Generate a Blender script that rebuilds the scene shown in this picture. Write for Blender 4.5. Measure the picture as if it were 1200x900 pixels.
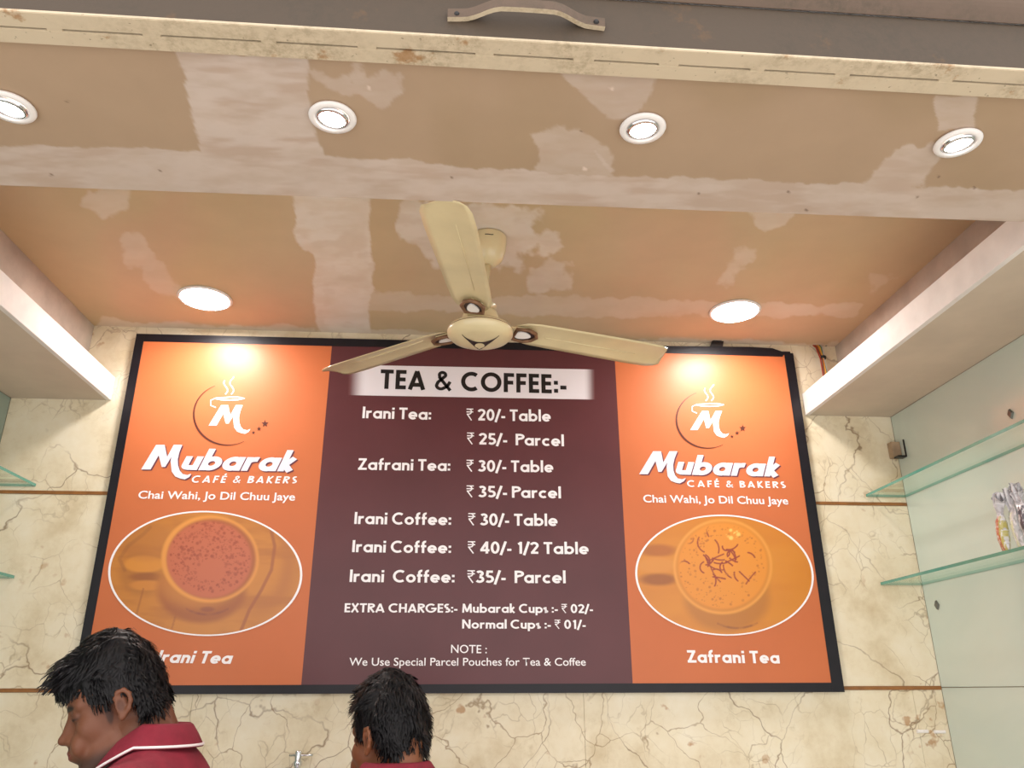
import bpy, bmesh, math, random
import numpy as np
from mathutils import Vector, Matrix

for o in list(bpy.data.objects): bpy.data.objects.remove(o)
rnd = random.Random(7)
rng = np.random.default_rng(11)
SC = bpy.context.scene
COL = SC.collection

# ---------------------------------------------------------------- camera
EYE = 1.6                                   # camera height above the floor
YAW, PITCH, ROLL, FPX = 0.0745883836, 0.3721131330, -0.0031412680, 924.81
def cam_axes():
    cy, sy, cp, sp, cr, sr = math.cos(YAW), math.sin(YAW), math.cos(PITCH), math.sin(PITCH), math.cos(ROLL), math.sin(ROLL)
    f = np.array([sy*cp, cy*cp, sp]); r0 = np.array([cy, -sy, 0]); u0 = np.cross(r0, f)
    return r0*cr+u0*sr, -r0*sr+u0*cr, f
RT, UP, FW = cam_axes()
cam_data = bpy.data.cameras.new('camera'); cam = bpy.data.objects.new('camera', cam_data); COL.objects.link(cam)
cam_data.sensor_fit = 'HORIZONTAL'; cam_data.sensor_width = 36.0; cam_data.lens = FPX/1200*36
cam_data.clip_start = 0.02
cam.matrix_world = Matrix(((RT[0], UP[0], -FW[0], 0), (RT[1], UP[1], -FW[1], 0), (RT[2], UP[2], -FW[2], EYE), (0, 0, 0, 1)))
SC.camera = cam
# ---------------------------------------------------------------- world, exposure
world = bpy.data.worlds.new('world'); SC.world = world; world.use_nodes = True
wb = world.node_tree.nodes['Background']; wb.inputs[0].default_value = (1.0, 0.955, 0.92, 1); wb.inputs[1].default_value = 2.0
SC.view_settings.view_transform = 'Standard'; SC.view_settings.look = 'None'
SC.view_settings.gamma = 1.0; SC.view_settings.use_curve_mapping = False
SC.view_settings.exposure = 0.0
DOWNLIGHT_POWER = 7.5
SPOT_POWER = 20.0

def at(px, py, axis, v):
    """point of the plane axis=v (z measured from the floor) seen at a photo pixel"""
    d = FW + RT*(px-600)/FPX - UP*(py-450)/FPX
    i = 'xyz'.index(axis); t = (v-(EYE if i == 2 else 0))/d[i]
    return Vector((d[0]*t, d[1]*t, d[2]*t+EYE))
def to_px(P):
    P = np.asarray(P, float)-np.array([0, 0, EYE]); d = P@FW
    return 600+FPX*(P@RT)/d, 450-FPX*(P@UP)/d

# main dimensions (metres)
YW = 2.65; XL, XR = -1.52, 1.60
ZB, ZBT, ZC = EYE+.941, EYE+1.025, EYE+1.222
ZS1, ZS2 = EYE+.6153, EYE+.0085

# ---------------------------------------------------------------- materials
def s2l(c): return tuple(((x/255)/12.92 if x/255 <= .04045 else ((x/255+.055)/1.055)**2.4) for x in c)+(1,)
class NT:
    def __init__(s, name):
        s.m = bpy.data.materials.new(name); s.m.use_nodes = True; s.t = s.m.node_tree; s.b = s.t.nodes['Principled BSDF']
        s.out = s.t.nodes['Material Output']
    def n(s, typ, **kw):
        nd = s.t.nodes.new(typ)
        for k, v in kw.items():
            if k.startswith('i_'):
                key = k[2:]; key = int(key) if key.isdigit() else key
                if isinstance(v, bpy.types.NodeSocket): s.t.links.new(v, nd.inputs[key])
                else: nd.inputs[key].default_value = v
            else: setattr(nd, k, v)
        return nd
    def l(s, a, b): s.t.links.new(a, b)
    def math(s, op, a, b=None, c=None):
        nd = s.t.nodes.new('ShaderNodeMath'); nd.operation = op
        for i, v in enumerate((a, b, c)):
            if v is None: continue
            if isinstance(v, bpy.types.NodeSocket): s.l(v, nd.inputs[i])
            else: nd.inputs[i].default_value = v
        return nd.outputs[0]
    def mix(s, f, a, b, mode='MIX'):
        nd = s.t.nodes.new('ShaderNodeMix'); nd.data_type = 'RGBA'; nd.blend_type = mode
        for i, v in ((0, f), (6, a), (7, b)):
            if isinstance(v, bpy.types.NodeSocket): s.l(v, nd.inputs[i])
            else: nd.inputs[i].default_value = v
        return nd.outputs[2]
    def coord(s): return s.n('ShaderNodeTexCoord').outputs['Object']
    def noise(s, scale, detail=4, rough=.55, vec=None, dist=0):
        nd = s.n('ShaderNodeTexNoise'); nd.inputs['Scale'].default_value = scale; nd.inputs['Detail'].default_value = detail
        nd.inputs['Roughness'].default_value = rough; nd.inputs['Distortion'].default_value = dist
        s.l(vec if vec is not None else s.coord(), nd.inputs['Vector']); return nd.outputs[0]
    def ramp(s, f, stops):
        nd = s.n('ShaderNodeValToRGB'); s.l(f, nd.inputs[0]); e = nd.color_ramp.elements
        while len(e) < len(stops): e.new(.5)
        for k, (p, c) in enumerate(stops): e[k].position = p; e[k].color = c if len(c) == 4 else c+(1,)
        return nd.outputs[0]
    def bump(s, h, strength=.2, dist=.002):
        nd = s.n('ShaderNodeBump'); nd.inputs['Strength'].default_value = strength; nd.inputs['Distance'].default_value = dist
        s.l(h, nd.inputs['Height']); s.l(nd.outputs[0], s.b.inputs['Normal'])
W4 = (1, 1, 1, 1); K4 = (0, 0, 0, 1)
def simple(name, rgb, rough=.5, metal=0, var=.08, scale=12, coat=0, spec=.5, bump=0, coat_r=.12):
    t = NT(name); c = s2l(rgb)
    v = t.noise(scale)
    dark = tuple(x*(1-var*2) for x in c[:3])+(1,)
    lite = tuple(min(1, x*(1+var)) for x in c[:3])+(1,)
    t.l(t.ramp(v, [(.3, dark), (.7, lite)]), t.b.inputs['Base Color'])
    t.b.inputs['Roughness'].default_value = rough; t.b.inputs['Metallic'].default_value = metal
    t.b.inputs['Coat Weight'].default_value = coat; t.b.inputs['Coat Roughness'].default_value = coat_r
    t.b.inputs['Specular IOR Level'].default_value = spec
    if bump: t.bump(t.noise(scale*6), bump)
    return t.m
def attr_mat(name, rough=.85, spec=.3, noise_amt=.05, coat=0, coat_rough=.2, bump=.15, bscale=40, sss=0):
    t = NT(name); a = t.n('ShaderNodeVertexColor'); a.layer_name = 'paint'
    nz = t.ramp(t.noise(9, 6), [(.3, (1-noise_amt*2,)*3), (.7, (1, 1, 1))])
    t.l(t.mix(1.0, a.outputs[0], nz, 'MULTIPLY'), t.b.inputs['Base Color'])
    t.b.inputs['Roughness'].default_value = rough; t.b.inputs['Specular IOR Level'].default_value = spec
    t.b.inputs['Coat Weight'].default_value = coat; t.b.inputs['Coat Roughness'].default_value = coat_rough
    if bump: t.bump(t.noise(bscale, 5), bump)
    if sss:
        t.b.inputs['Subsurface Weight'].default_value = sss; t.b.inputs['Subsurface Radius'].default_value = (.006, .002, .001)
        t.b.inputs['Subsurface Scale'].default_value = 1
    return t.m
def marble(name):
    t = NT(name)
    geo = t.n('ShaderNodeNewGeometry').outputs['Position']
    dn = t.n('ShaderNodeTexNoise', i_Scale=3.0, i_Detail=5, i_Roughness=.5); t.l(geo, dn.inputs['Vector'])
    off = t.n('ShaderNodeVectorMath', operation='MULTIPLY_ADD'); t.l(dn.outputs[1], off.inputs[0]); off.inputs[1].default_value = (.34,)*3; t.l(geo, off.inputs[2])
    def veins(scale, w, seed):
        mp = t.n('ShaderNodeMapping'); mp.inputs['Location'].default_value = (seed, seed*.7, seed*1.3); mp.inputs['Rotation'].default_value = (.2, .5, .3)
        mp.inputs['Scale'].default_value = (1, 1, .8)
        t.l(off.outputs[0], mp.inputs[0])
        v = t.n('ShaderNodeTexVoronoi', feature='DISTANCE_TO_EDGE'); v.inputs['Scale'].default_value = scale; t.l(mp.outputs[0], v.inputs['Vector'])
        return t.ramp(v.outputs['Distance'], [(0, W4), (w*.5, (.5,)*3+(1,)), (w, K4)])
    big = veins(2.8, .0075, 1.0); mid = veins(6.0, .012, 4.3); fine = veins(15, .028, 8.1)
    m1 = t.ramp(t.noise(2.2, 3, vec=geo), [(.40, K4), (.52, W4)])
    m2 = t.ramp(t.noise(3.7, 3, vec=off.outputs[0]), [(.44, K4), (.58, W4)])
    m3 = t.ramp(t.noise(5.5, 4, vec=off.outputs[0]), [(.46, K4), (.62, W4)])
    cloud = t.ramp(t.noise(6, 8, .65, vec=geo), [(.28, s2l((208, 190, 156))), (.5, s2l((231, 219, 192))), (.75, s2l((240, 232, 212)))])
    blot = t.ramp(t.noise(13, 6, .7, vec=geo), [(.60, K4), (.74, (.55,)*3)])
    c = t.mix(t.math('MULTIPLY', blot, .8), cloud, s2l((186, 166, 128)))
    c = t.mix(t.math('MULTIPLY', t.math('MULTIPLY', fine, m3), .55), c, s2l((160, 138, 104)))
    c = t.mix(t.math('MULTIPLY', t.math('MULTIPLY', mid, m2), .8), c, s2l((146, 116, 80)))
    c = t.mix(t.math('MULTIPLY', t.math('MULTIPLY', big, m1), .8), c, s2l((126, 96, 66)))
    rust = t.math('MULTIPLY', t.ramp(t.noise(16, 3, vec=geo), [(.66, K4), (.72, W4)]), m2)
    c = t.mix(t.math('MULTIPLY', rust, .7), c, s2l((172, 118, 60)))
    t.l(c, t.b.inputs['Base Color']); t.b.inputs['Roughness'].default_value = .32
    t.b.inputs['Specular IOR Level'].default_value = .35
    return t.m
M = {}
M['marble'] = marble('cream_marble')
M['strip'] = simple('brown_inlay', (150, 100, 52), .35, 0, .12, 30)
M['joint'] = simple('grey_grout', (170, 155, 128), .9)
M['orange'] = simple('orange_banner_print', (202, 112, 68), .42, 0, .02, 5, coat=.07, spec=.36, coat_r=.28)
M['maroon'] = simple('maroon_banner_print', (92, 46, 51), .38, 0, .05, 5, coat=.12, spec=.4, coat_r=.28)
M['white_ink'] = simple('white_ink', (250, 245, 248), .35, 0, .01)
M['lilac_ink'] = simple('pale_lilac_ink', (228, 226, 240), .35, 0, .01)
M['shadow_ink'] = simple('dark_plum_ink', (104, 52, 70), .35, 0, .02)
M['brown_ink'] = simple('dark_brown_ink', (92, 48, 40), .35, 0, .02)
M['black_ink'] = simple('black_ink', (20, 17, 20), .35, 0, .02)
M['tape'] = simple('black_vinyl_tape', (24, 22, 30), .42, 0, .12, 25, spec=.35)
M['plaster_white'] = simple('white_painted_board', (232, 226, 222), .7, 0, .04, 14)
M['cove'] = simple('pink_grey_putty', (190, 176, 164), .9, 0, .10, 9)
M['box_bottom'] = simple('painted_soffit_board', (204, 188, 170), .85, 0, .05, 5)
M['fan'] = simple('ivory_enamel', (222, 206, 164), .28, 0, .05, 8, coat=.4)
M['fan_dark'] = simple('brown_fan_trim', (128, 92, 66), .5, .2, .2, 40)
M['fan_black'] = simple('dark_fan_emblem', (42, 24, 26), .4)
M['chrome'] = simple('chrome', (220, 220, 225), .12, 1, .02)
M['clip'] = simple('dull_steel', (120, 122, 118), .4, .8, .1)
M['black'] = simple('black_plastic', (26, 24, 26), .45)
M['wood'] = simple('bare_wood_block', (172, 146, 118), .7, 0, .12, 30)
M['trim_white'] = simple('white_plastic', (240, 236, 234), .35, 0, .02)
M['floor'] = simple('pale_floor_tile', (206, 200, 190), .35, 0, .06, 4)
M['shirt'] = simple('maroon_pique_cotton', (128, 26, 46), .85, 0, .10, 30, bump=.3)
M['piping'] = simple('white_piping', (232, 222, 224), .7, 0, .03)
M['trouser'] = simple('dark_trouser_cloth', (44, 44, 54), .85, 0, .08)
M['shoe'] = simple('black_shoe', (28, 26, 26), .5)
def skin_mat(): return attr_mat('skin', .5, .4, .05, bump=.12, bscale=260, sss=.0)
M['skin'] = skin_mat()
t = NT('black_hair'); hv = t.noise(60, 3)
t.l(t.ramp(hv, [(.3, s2l((7, 6, 8))), (.75, s2l((22, 20, 24)))]), t.b.inputs['Base Color']); t.b.inputs['Roughness'].default_value = .55
t.b.inputs['Specular IOR Level'].default_value = .3; M['hair'] = t.m
# shelf glass: clear faces, teal edge
def glass(name, tint, fres=.12):
    t = NT(name); t.t.nodes.remove(t.b)
    tr = t.n('ShaderNodeBsdfTransparent'); tr.inputs[0].default_value = tint
    gl = t.n('ShaderNodeBsdfGlossy'); gl.inputs['Roughness'].default_value = .03; gl.inputs[0].default_value = (.9, 1, .96, 1)
    lw = t.n('ShaderNodeLayerWeight'); lw.inputs[0].default_value = .5; fr_ = t.math('ADD', t.math('MULTIPLY', t.math('POWER', lw.outputs['Facing'], 5.0), .8), .035)
    mx = t.n('ShaderNodeMixShader'); t.l(fr_, mx.inputs[0]); t.l(tr.outputs[0], mx.inputs[1]); t.l(gl.outputs[0], mx.inputs[2])
    t.l(mx.outputs[0], t.out.inputs[0]); return t.m
M['glass'] = glass('clear_shelf_glass', (.965, .985, .972, 1))
M['glass_edge'] = simple('teal_glass_edge', (84, 150, 134), .15, 0, .06, 20, coat=.5)
# back painted glass on the side walls
def wallglass(name, c1, c2):
    t = NT(name); v = t.noise(1.6, 4, dist=1.2); w = t.noise(5, 5)
    t.l(t.mix(t.math('MULTIPLY', w, .25), t.ramp(v, [(.3, s2l(c1)), (.7, s2l(c2))]), s2l((206, 212, 196))), t.b.inputs['Base Color'])
    t.b.inputs['Roughness'].default_value = .35; t.b.inputs['Coat Weight'].default_value = .9
    r = t.n('ShaderNodeMapRange'); t.l(t.noise(3, 5, dist=1.5), r.inputs[0]); r.inputs[1].default_value = .35; r.inputs[2].default_value = .7; r.inputs[3].default_value = .03; r.inputs[4].default_value = .16
    t.l(r.outputs[0], t.b.inputs['Coat Roughness']); return t.m
M['wallglass'] = wallglass('pale_green_painted_glass', (184, 200, 192), (204, 213, 203))
M['wallglass_left'] = wallglass('teal_painted_glass', (120, 144, 134), (134, 156, 146))
# shutter
def rusty(name, base, var, rust, rscale=14, dirt=(150, 136, 104)):
    t = NT(name); sp = t.ramp(t.noise(70, 6, .75), [(.42, K4), (.62, W4)]); big = t.ramp(t.noise(7, 3), [(.4, K4), (.65, W4)])
    c = t.mix(t.math('MULTIPLY', t.math('MULTIPLY', sp, big), .85), s2l(base), s2l(dirt))
    r = t.ramp(t.noise(rscale, 5, .7), [(.62, K4), (.70, W4)])
    c = t.mix(t.math('MULTIPLY', r, rust), c, s2l((152, 104, 50)))
    k = t.ramp(t.noise(120, 3), [(.68, K4), (.74, W4)])
    c = t.mix(t.math('MULTIPLY', k, var), c, s2l((92, 80, 60)))
    t.l(c, t.b.inputs['Base Color']); t.b.inputs['Roughness'].default_value = .6; t.bump(t.noise(90, 5), .25); return t.m
M['steel_cream'] = rusty('dirty_cream_painted_steel', (202, 186, 160), .6, .7, 14, (160, 144, 118))
M['steel_dark'] = rusty('dull_brown_painted_steel', (74, 61, 48), .1, .15, 9, (66, 56, 44))
M['steel_ridge'] = rusty('pinkish_grey_painted_steel', (94, 76, 62), .3, .2, 9, (76, 64, 50))
M['silver'] = simple('crumpled_foil', (214, 212, 216), .22, .85, .2, 60, bump=.8)
def emit(name, col, st):
    t = NT(name); t.t.nodes.remove(t.b); e = t.n('ShaderNodeEmission'); e.inputs[0].default_value = col; e.inputs[1].default_value = st
    t.l(e.outputs[0], t.out.inputs[0]); return t.m
LAMP = (1.0, .94, .89, 1)

# ---------------------------------------------------------------- mesh helpers
def tag(o, label=None, cat=None, group=None, kind=None):
    for k, v in (('label', label), ('category', cat), ('group', group), ('kind', kind)):
        if v: o[k] = v
    return o
def empty(name, loc, label=None, cat=None, group=None, kind=None):
    o = bpy.data.objects.new(name, None); COL.objects.link(o); o.location = loc; o.empty_display_size = .05
    return tag(o, label, cat, group, kind)
def link(name, me, mats, parent=None, smooth=False):
    o = bpy.data.objects.new(name, me); COL.objects.link(o)
    for m in (mats if isinstance(mats, (list, tuple)) else [mats]): me.materials.append(m)
    if smooth: me.polygons.foreach_set('use_smooth', [True]*len(me.polygons))
    if parent:
        o.parent = parent
        if not parent.parent: o.matrix_parent_inverse = Matrix.Translation(-parent.location)
    me.update(); return o
def obj(name, bm, mats, parent=None, smooth=False):
    me = bpy.data.meshes.new(name); bm.normal_update(); bm.to_mesh(me); bm.free()
    return link(name, me, mats, parent, smooth)
def box(bm, x0, x1, y0, y1, z0, z1, mi=0, bev=0):
    vs = [bm.verts.new((x, y, z)) for x in (x0, x1) for y in (y0, y1) for z in (z0, z1)]
    fs = []
    for q in ((0, 1, 3, 2), (4, 6, 7, 5), (0, 4, 5, 1), (2, 3, 7, 6), (0, 2, 6, 4), (1, 5, 7, 3)):
        f = bm.faces.new([vs[i] for i in q]); f.material_index = mi; fs.append(f)
    if bev:
        es = list({e for f in fs for e in f.edges}); bmesh.ops.bevel(bm, geom=es, offset=bev, segments=2, affect='EDGES', profile=.5)
    return vs
def mbox(name, dims, mat, parent=None, bev=0):
    bm = bmesh.new(); box(bm, *dims, bev=bev); return obj(name, bm, mat, parent)
def prism(bm, pts_a, pts_b):
    a = [bm.verts.new(p) for p in pts_a]; b = [bm.verts.new(p) for p in pts_b]; n = len(a)
    bm.faces.new(a[::-1]); bm.faces.new(b)
    for i in range(n): bm.faces.new((a[i], a[(i+1) % n], b[(i+1) % n], b[i]))
def lathe(bm, prof, c, axis=(0, 0, 1), seg=40, mi=0):
    ax = Vector(axis).normalized(); e1 = ax.orthogonal().normalized(); e2 = ax.cross(e1); c = Vector(c); rings = []
    for r, h in prof:
        if r < 1e-6: rings.append([bm.verts.new(c+ax*h)])
        else: rings.append([bm.verts.new(c+ax*h+(e1*math.cos(2*math.pi*k/seg)+e2*math.sin(2*math.pi*k/seg))*r) for k in range(seg)])
    for A, B in zip(rings, rings[1:]):
        for k in range(seg):
            k2 = (k+1) % seg
            vs = [A[k % len(A)], A[k2 % len(A)], B[k2 % len(B)], B[k % len(B)]]
            u = []
            for v in vs:
                if v not in u: u.append(v)
            if len(u) > 2:
                f = bm.faces.new(u); f.material_index = mi
def tube(bm, pts, r, seg=8, closed=False, mi=0):
    pts = [Vector(p) for p in pts]; n = len(pts); rings = []; prev = None
    for i, p in enumerate(pts):
        if closed: t = pts[(i+1) % n]-pts[i-1]
        else: t = pts[min(i+1, n-1)]-pts[max(i-1, 0)]
        t.normalize()
        e = (prev-t*prev.dot(t)) if prev is not None else t.orthogonal()
        e.normalize(); prev = e; f = t.cross(e)
        rr = r[i] if isinstance(r, (list, tuple)) else r
        rings.append([bm.verts.new(p+(e*math.cos(2*math.pi*k/seg)+f*math.sin(2*math.pi*k/seg))*rr) for k in range(seg)])
    m = n if closed else n-1
    for i in range(m):
        A, B = rings[i], rings[(i+1) % n]
        for k in range(seg):
            q = bm.faces.new((A[k], A[(k+1) % seg], B[(k+1) % seg], B[k])); q.material_index = mi
    if not closed: bm.faces.new(rings[0][::-1]); bm.faces.new(rings[-1])
def grid_mesh(name, P, colors, mats, parent=None, smooth=False):
    """P (n,m,3) points; colors (n,m,3) linear 'paint'"""
    n, m = P.shape[:2]; me = bpy.data.meshes.new(name)
    idx = np.arange(n*m).reshape(n, m)
    q = np.stack([idx[:-1, :-1], idx[1:, :-1], idx[1:, 1:], idx[:-1, 1:]], -1).reshape(-1, 4)
    fill(me, P.reshape(-1, 3), q); paint(me, colors.reshape(-1, 3)); return link(name, me, mats, parent, smooth)
def fill(me, V, Q):
    me.vertices.add(len(V)); me.vertices.foreach_set('co', np.asarray(V, np.float32).ravel())
    me.loops.add(Q.size); me.loops.foreach_set('vertex_index', Q.astype(np.int32).ravel())
    k = Q.shape[1]; me.polygons.add(len(Q)); me.polygons.foreach_set('loop_start', np.arange(0, Q.size, k, dtype=np.int32))
    me.update(calc_edges=True); me.validate()
def paint(me, C):
    a = me.color_attributes.new('paint', 'FLOAT_COLOR', 'POINT')
    a.data.foreach_set('color', np.concatenate([C, np.ones((len(C), 1))], 1).astype(np.float32).ravel())
def lin(c): return np.array(s2l(c)[:3])
# value noise for painting
def vnoise(x, y, scale, seed=0, octs=4):
    out = 0; amp = 1; tot = 0
    for o in range(octs):
        g = np.random.default_rng(seed+o).random((64, 64)); xs = x/scale*2**o; ys = y/scale*2**o
        xi = np.floor(xs).astype(int); yi = np.floor(ys).astype(int); fx = xs-xi; fy = ys-yi
        fx = fx*fx*(3-2*fx); fy = fy*fy*(3-2*fy)
        a = g[xi % 64, yi % 64]; b = g[(xi+1) % 64, yi % 64]; c = g[xi % 64, (yi+1) % 64]; d = g[(xi+1) % 64, (yi+1) % 64]
        out = out+amp*((a*(1-fx)+b*fx)*(1-fy)+(c*(1-fx)+d*fx)*fy); tot += amp; amp *= .55
    return out/tot-.5
def poly_sd(x, y, poly):
    """signed distance to a polygon, negative inside"""
    d = np.full(x.shape, 1e9); ins = np.zeros(x.shape, bool); n = len(poly)
    for i in range(n):
        x0, y0 = poly[i]; x1, y1 = poly[(i+1) % n]; ex, ey = x1-x0, y1-y0
        t = np.clip(((x-x0)*ex+(y-y0)*ey)/(ex*ex+ey*ey+1e-9), 0, 1)
        d = np.minimum(d, (x-x0-t*ex)**2+(y-y0-t*ey)**2)
        c = ((y0 > y) != (y1 > y)) & (x < (x1-x0)*(y-y0)/((y1-y0) if y1 != y0 else 1e-9)+x0); ins ^= c
    d = np.sqrt(d); return np.where(ins, -d, d)
def sstep(a, b, x):
    t = np.clip((x-a)/(b-a), 0, 1); return t*t*(3-2*t)
def mixc(C, col, m): return C*(1-m[..., None])+np.asarray(col)*m[..., None]

# ================================================================ STRUCTURE
# back wall: slab + marble tiles + inlay strips
wall = mbox('wall_back', (XL-.12, XR+.12, YW+.008, YW+.13, 0, ZC+.08), M['joint']); tag(wall, kind='structure')
rows = [(0.0, ZS2-1.2158), (ZS2-1.2138, ZS2-.6078), (ZS2-.6058, ZS2-.006), (ZS2+.006, ZS1-.006), (ZS1+.006, ZC+.02)]
joints = [[-.8, .4], [-.3, .9], [-.78, .421, 1.5], [-.2, 1.0], [-.2, 1.0]]
for (z0, z1), js in zip(rows, joints):
    xs = [XL]+js+[XR]
    for a, b in zip(xs, xs[1:]):
        if b-a < .05: continue
        mbox('marble_tile', (a+.0004, b-.0004, YW, YW+.010, z0, z1), M['marble'], wall, bev=.0004)
for k, z in enumerate((ZS1, ZS2)):
    o = mbox('trim_%d' % (k+1), (XL, XR, YW-.0015, YW+.009, z-.0055, z+.0055), M['strip'], None); tag(o, kind='structure')
tag(mbox('floor', (XL-.12, XR+.12, -1.5, YW+.13, -.1, 0), M['floor']), kind='structure')
wr = mbox('wall_right', (XR+.006, XR+.13, .9, YW, 0, ZC+.08), M['joint']); tag(wr, kind='structure')
for (y0, y1, z0, z1) in ((1.3, YW-.001, ZS2+.002, ZB-.0005), (1.3, YW-.001, .9, ZS2), (.95, 1.298, .9, ZB-.0005), (.95, YW-.001, .002, .898)):
    mbox('glass_panel', (XR, XR+.005, y0, y1, z0, z1), M['wallglass'], wr, bev=.0006)
wl = mbox('wall_left', (XL-.13, XL-.006, .9, YW, 0, ZC+.08), M['joint']); tag(wl, kind='structure')
for (y0, y1, z0, z1) in ((.95, YW-.001, ZS2+.002, ZB-.0005), (.95, YW-.001, .9, ZS2), (.95, YW-.001, .002, .898)):
    mbox('glass_panel', (XL-.005, XL, y0, y1, z0, z1), M['wallglass_left'], wl, bev=.0006)

# ceiling, painted plasterboard with putty patches
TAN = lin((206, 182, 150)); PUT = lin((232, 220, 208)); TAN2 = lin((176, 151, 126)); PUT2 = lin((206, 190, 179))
def patch_field(px, py, polys, seed, amp=9, soft=1.6, sc=26):
    m = np.zeros(px.shape); dn = vnoise(px, py, sc, seed, 5)*amp*2
    dn2 = vnoise(px, py, 60, seed+50, 6)*70; brush = .72+.9*np.clip(vnoise(px*.5, py*1.6, 16, seed+70, 5)+.25, 0, .35)
    for P_ in polys:
        poly, strength = P_[:2]; rag = len(P_) > 2
        d = poly_sd(px, py, poly)+(dn2+dn if rag else dn)
        m = np.maximum(m, strength*brush*(1-sstep(-soft*(3 if rag else 1), soft, d)))
    return m
def nails(px, py, pts, r=2.2):
    m = np.zeros(px.shape)
    for x, y in pts: m = np.maximum(m, 1-sstep(r*.6, r, np.hypot(px-x, py-y)))
    return m
NX, NY = 640, 300
X = np.linspace(XL, XR, NX); Y = np.linspace(1.30, YW, NY)
P = np.zeros((NY, NX, 3)); P[..., 0] = X[None, :]; P[..., 1] = Y[:, None]; P[..., 2] = ZC
px, py = to_px(P)
recess = [
 ([(340, 200), (437, 200), (436, 300), (432, 396), (374, 394), (366, 300), (343, 270)], 1.0),
 ([(462, 268), (482, 246), (505, 240), (640, 236), (632, 268), (650, 276), (660, 290), (636, 296), (614, 300), (606, 316), (578, 312), (540, 308), (504, 298), (494, 288), (466, 276)], .9, 1),
 ([(628, 318), (646, 306), (661, 308), (655, 324), (630, 331)], .7, 1),
 ([(108, 236), (126, 222), (149, 224), (146, 240), (122, 252)], .55, 1),
 ([(148, 283), (164, 284), (163, 302), (148, 304)], .4, 1),
 ([(180, 325), (195, 334), (222, 346), (214, 352), (190, 342)], .35, 1),
 ([(830, 335), (846, 302), (872, 282), (898, 280), (892, 306), (862, 326), (838, 350)], .45, 1),
 ([(882, 246), (926, 248), (920, 264), (898, 266)], .6, 1),
 ([(430, 344), (700, 350), (1010, 357), (1000, 371), (700, 370), (430, 366)], .42),
 ([(120, 374), (430, 388), (700, 396), (980, 402), (990, 420), (100, 410)], .55),
 ([(1020, 320), (1050, 325), (1030, 350), (1015, 345)], .3, 1)]
m = patch_field(px, py, recess, 5)
C = np.ones(P.shape)*TAN
C = mixc(C, lin((204, 180, 142)), sstep(-.05, .2, vnoise(px, py, 210, 40, 3))*.7)
C = mixc(C, lin((208, 174, 146)), sstep(0, .2, vnoise(px, py, 160, 60, 3))*.6)
C = mixc(C, PUT, m)
C = mixc(C, lin((218, 200, 182)), m*sstep(0, .25, vnoise(px, py*2.5, 34, 9, 4))*.7)
grid_o = grid_mesh('ceiling', P, C, attr_mat('ceiling_paint', .85, .25, .03, bump=.12), None)
bm = bmesh.new(); bm.from_mesh(grid_o.data); box(bm, XL-.12, XR+.12, 1.30, YW+.02, ZC+.0005, ZC+.08); bm.to_mesh(grid_o.data); bm.free()
tag(grid_o, kind='structure')

# front beam (lower plasterboard strip with the spotlights)
def yb(x, y0, y1, x0=-.9, x1=1.2): return y0+(y1-y0)*(x-x0)/(x1-x0)
NX, NY = 700, 110
X = np.linspace(XL, XR, NX)
P = np.zeros((NY, NX, 3))
T = np.linspace(0, 1, NY)[:, None]
back = yb(X, 1.388, 1.373); front = yb(X, .985, .992)
P[..., 0] = X[None, :]; P[..., 1] = front*(1-T)+back*T; P[..., 2] = ZB
px, py = to_px(P)
beam = [
 ([(-300, 165), (0, 171), (150, 173), (245, 178), (420, 186), (480, 186), (540, 198), (720, 206), (1010, 216), (1200, 223), (1400, 230), (1400, 300), (-300, 230)], .85),
 ([(208, 60), (362, 66), (362, 120), (370, 160), (384, 200), (240, 200)], .9),
 ([(362, 84), (468, 86), (482, 112), (452, 128), (398, 122), (372, 100)], .55, 1),
 ([(656, 84), (768, 88), (762, 112), (742, 140), (712, 138), (680, 108)], .55),
 ([(622, 158), (660, 158), (700, 176), (722, 210), (628, 204)], .55, 1),
 ([(690, 166), (722, 200), (716, 204), (698, 182)], .8),
 ([(1094, 110), (1144, 114), (1142, 150), (1100, 152)], .6),
 ([(1018, 216), (1040, 190), (1064, 186), (1072, 200), (1086, 184), (1088, 222)], .7, 1)]
m = patch_field(px, py, beam, 21, 5, 1.4, 18)
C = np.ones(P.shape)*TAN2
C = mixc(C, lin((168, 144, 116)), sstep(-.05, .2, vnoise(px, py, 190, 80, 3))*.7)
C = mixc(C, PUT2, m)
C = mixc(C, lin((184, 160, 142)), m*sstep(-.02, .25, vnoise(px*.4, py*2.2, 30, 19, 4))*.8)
C = mixc(C, lin((120, 100, 84)), nails(px, py, [(530, 208), (79, 119), (682, 154), (819, 227), (924, 225), (945, 246), (1075, 231), (1100, 207), (1142, 220), (60, 205), (187, 200)], 2.0)*.8)
C = mixc(C, lin((226, 208, 194)), nails(px, py, [(432, 103), (717, 104), (685, 198)], 3)*.8)
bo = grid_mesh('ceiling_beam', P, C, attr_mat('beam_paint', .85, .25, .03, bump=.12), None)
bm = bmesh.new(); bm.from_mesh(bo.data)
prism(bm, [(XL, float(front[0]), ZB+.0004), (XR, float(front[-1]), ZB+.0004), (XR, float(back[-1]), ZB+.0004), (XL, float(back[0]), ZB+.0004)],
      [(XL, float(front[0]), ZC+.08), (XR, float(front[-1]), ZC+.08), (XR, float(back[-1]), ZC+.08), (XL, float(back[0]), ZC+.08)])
bm.to_mesh(bo.data); bm.free(); tag(bo, kind='structure')

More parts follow.
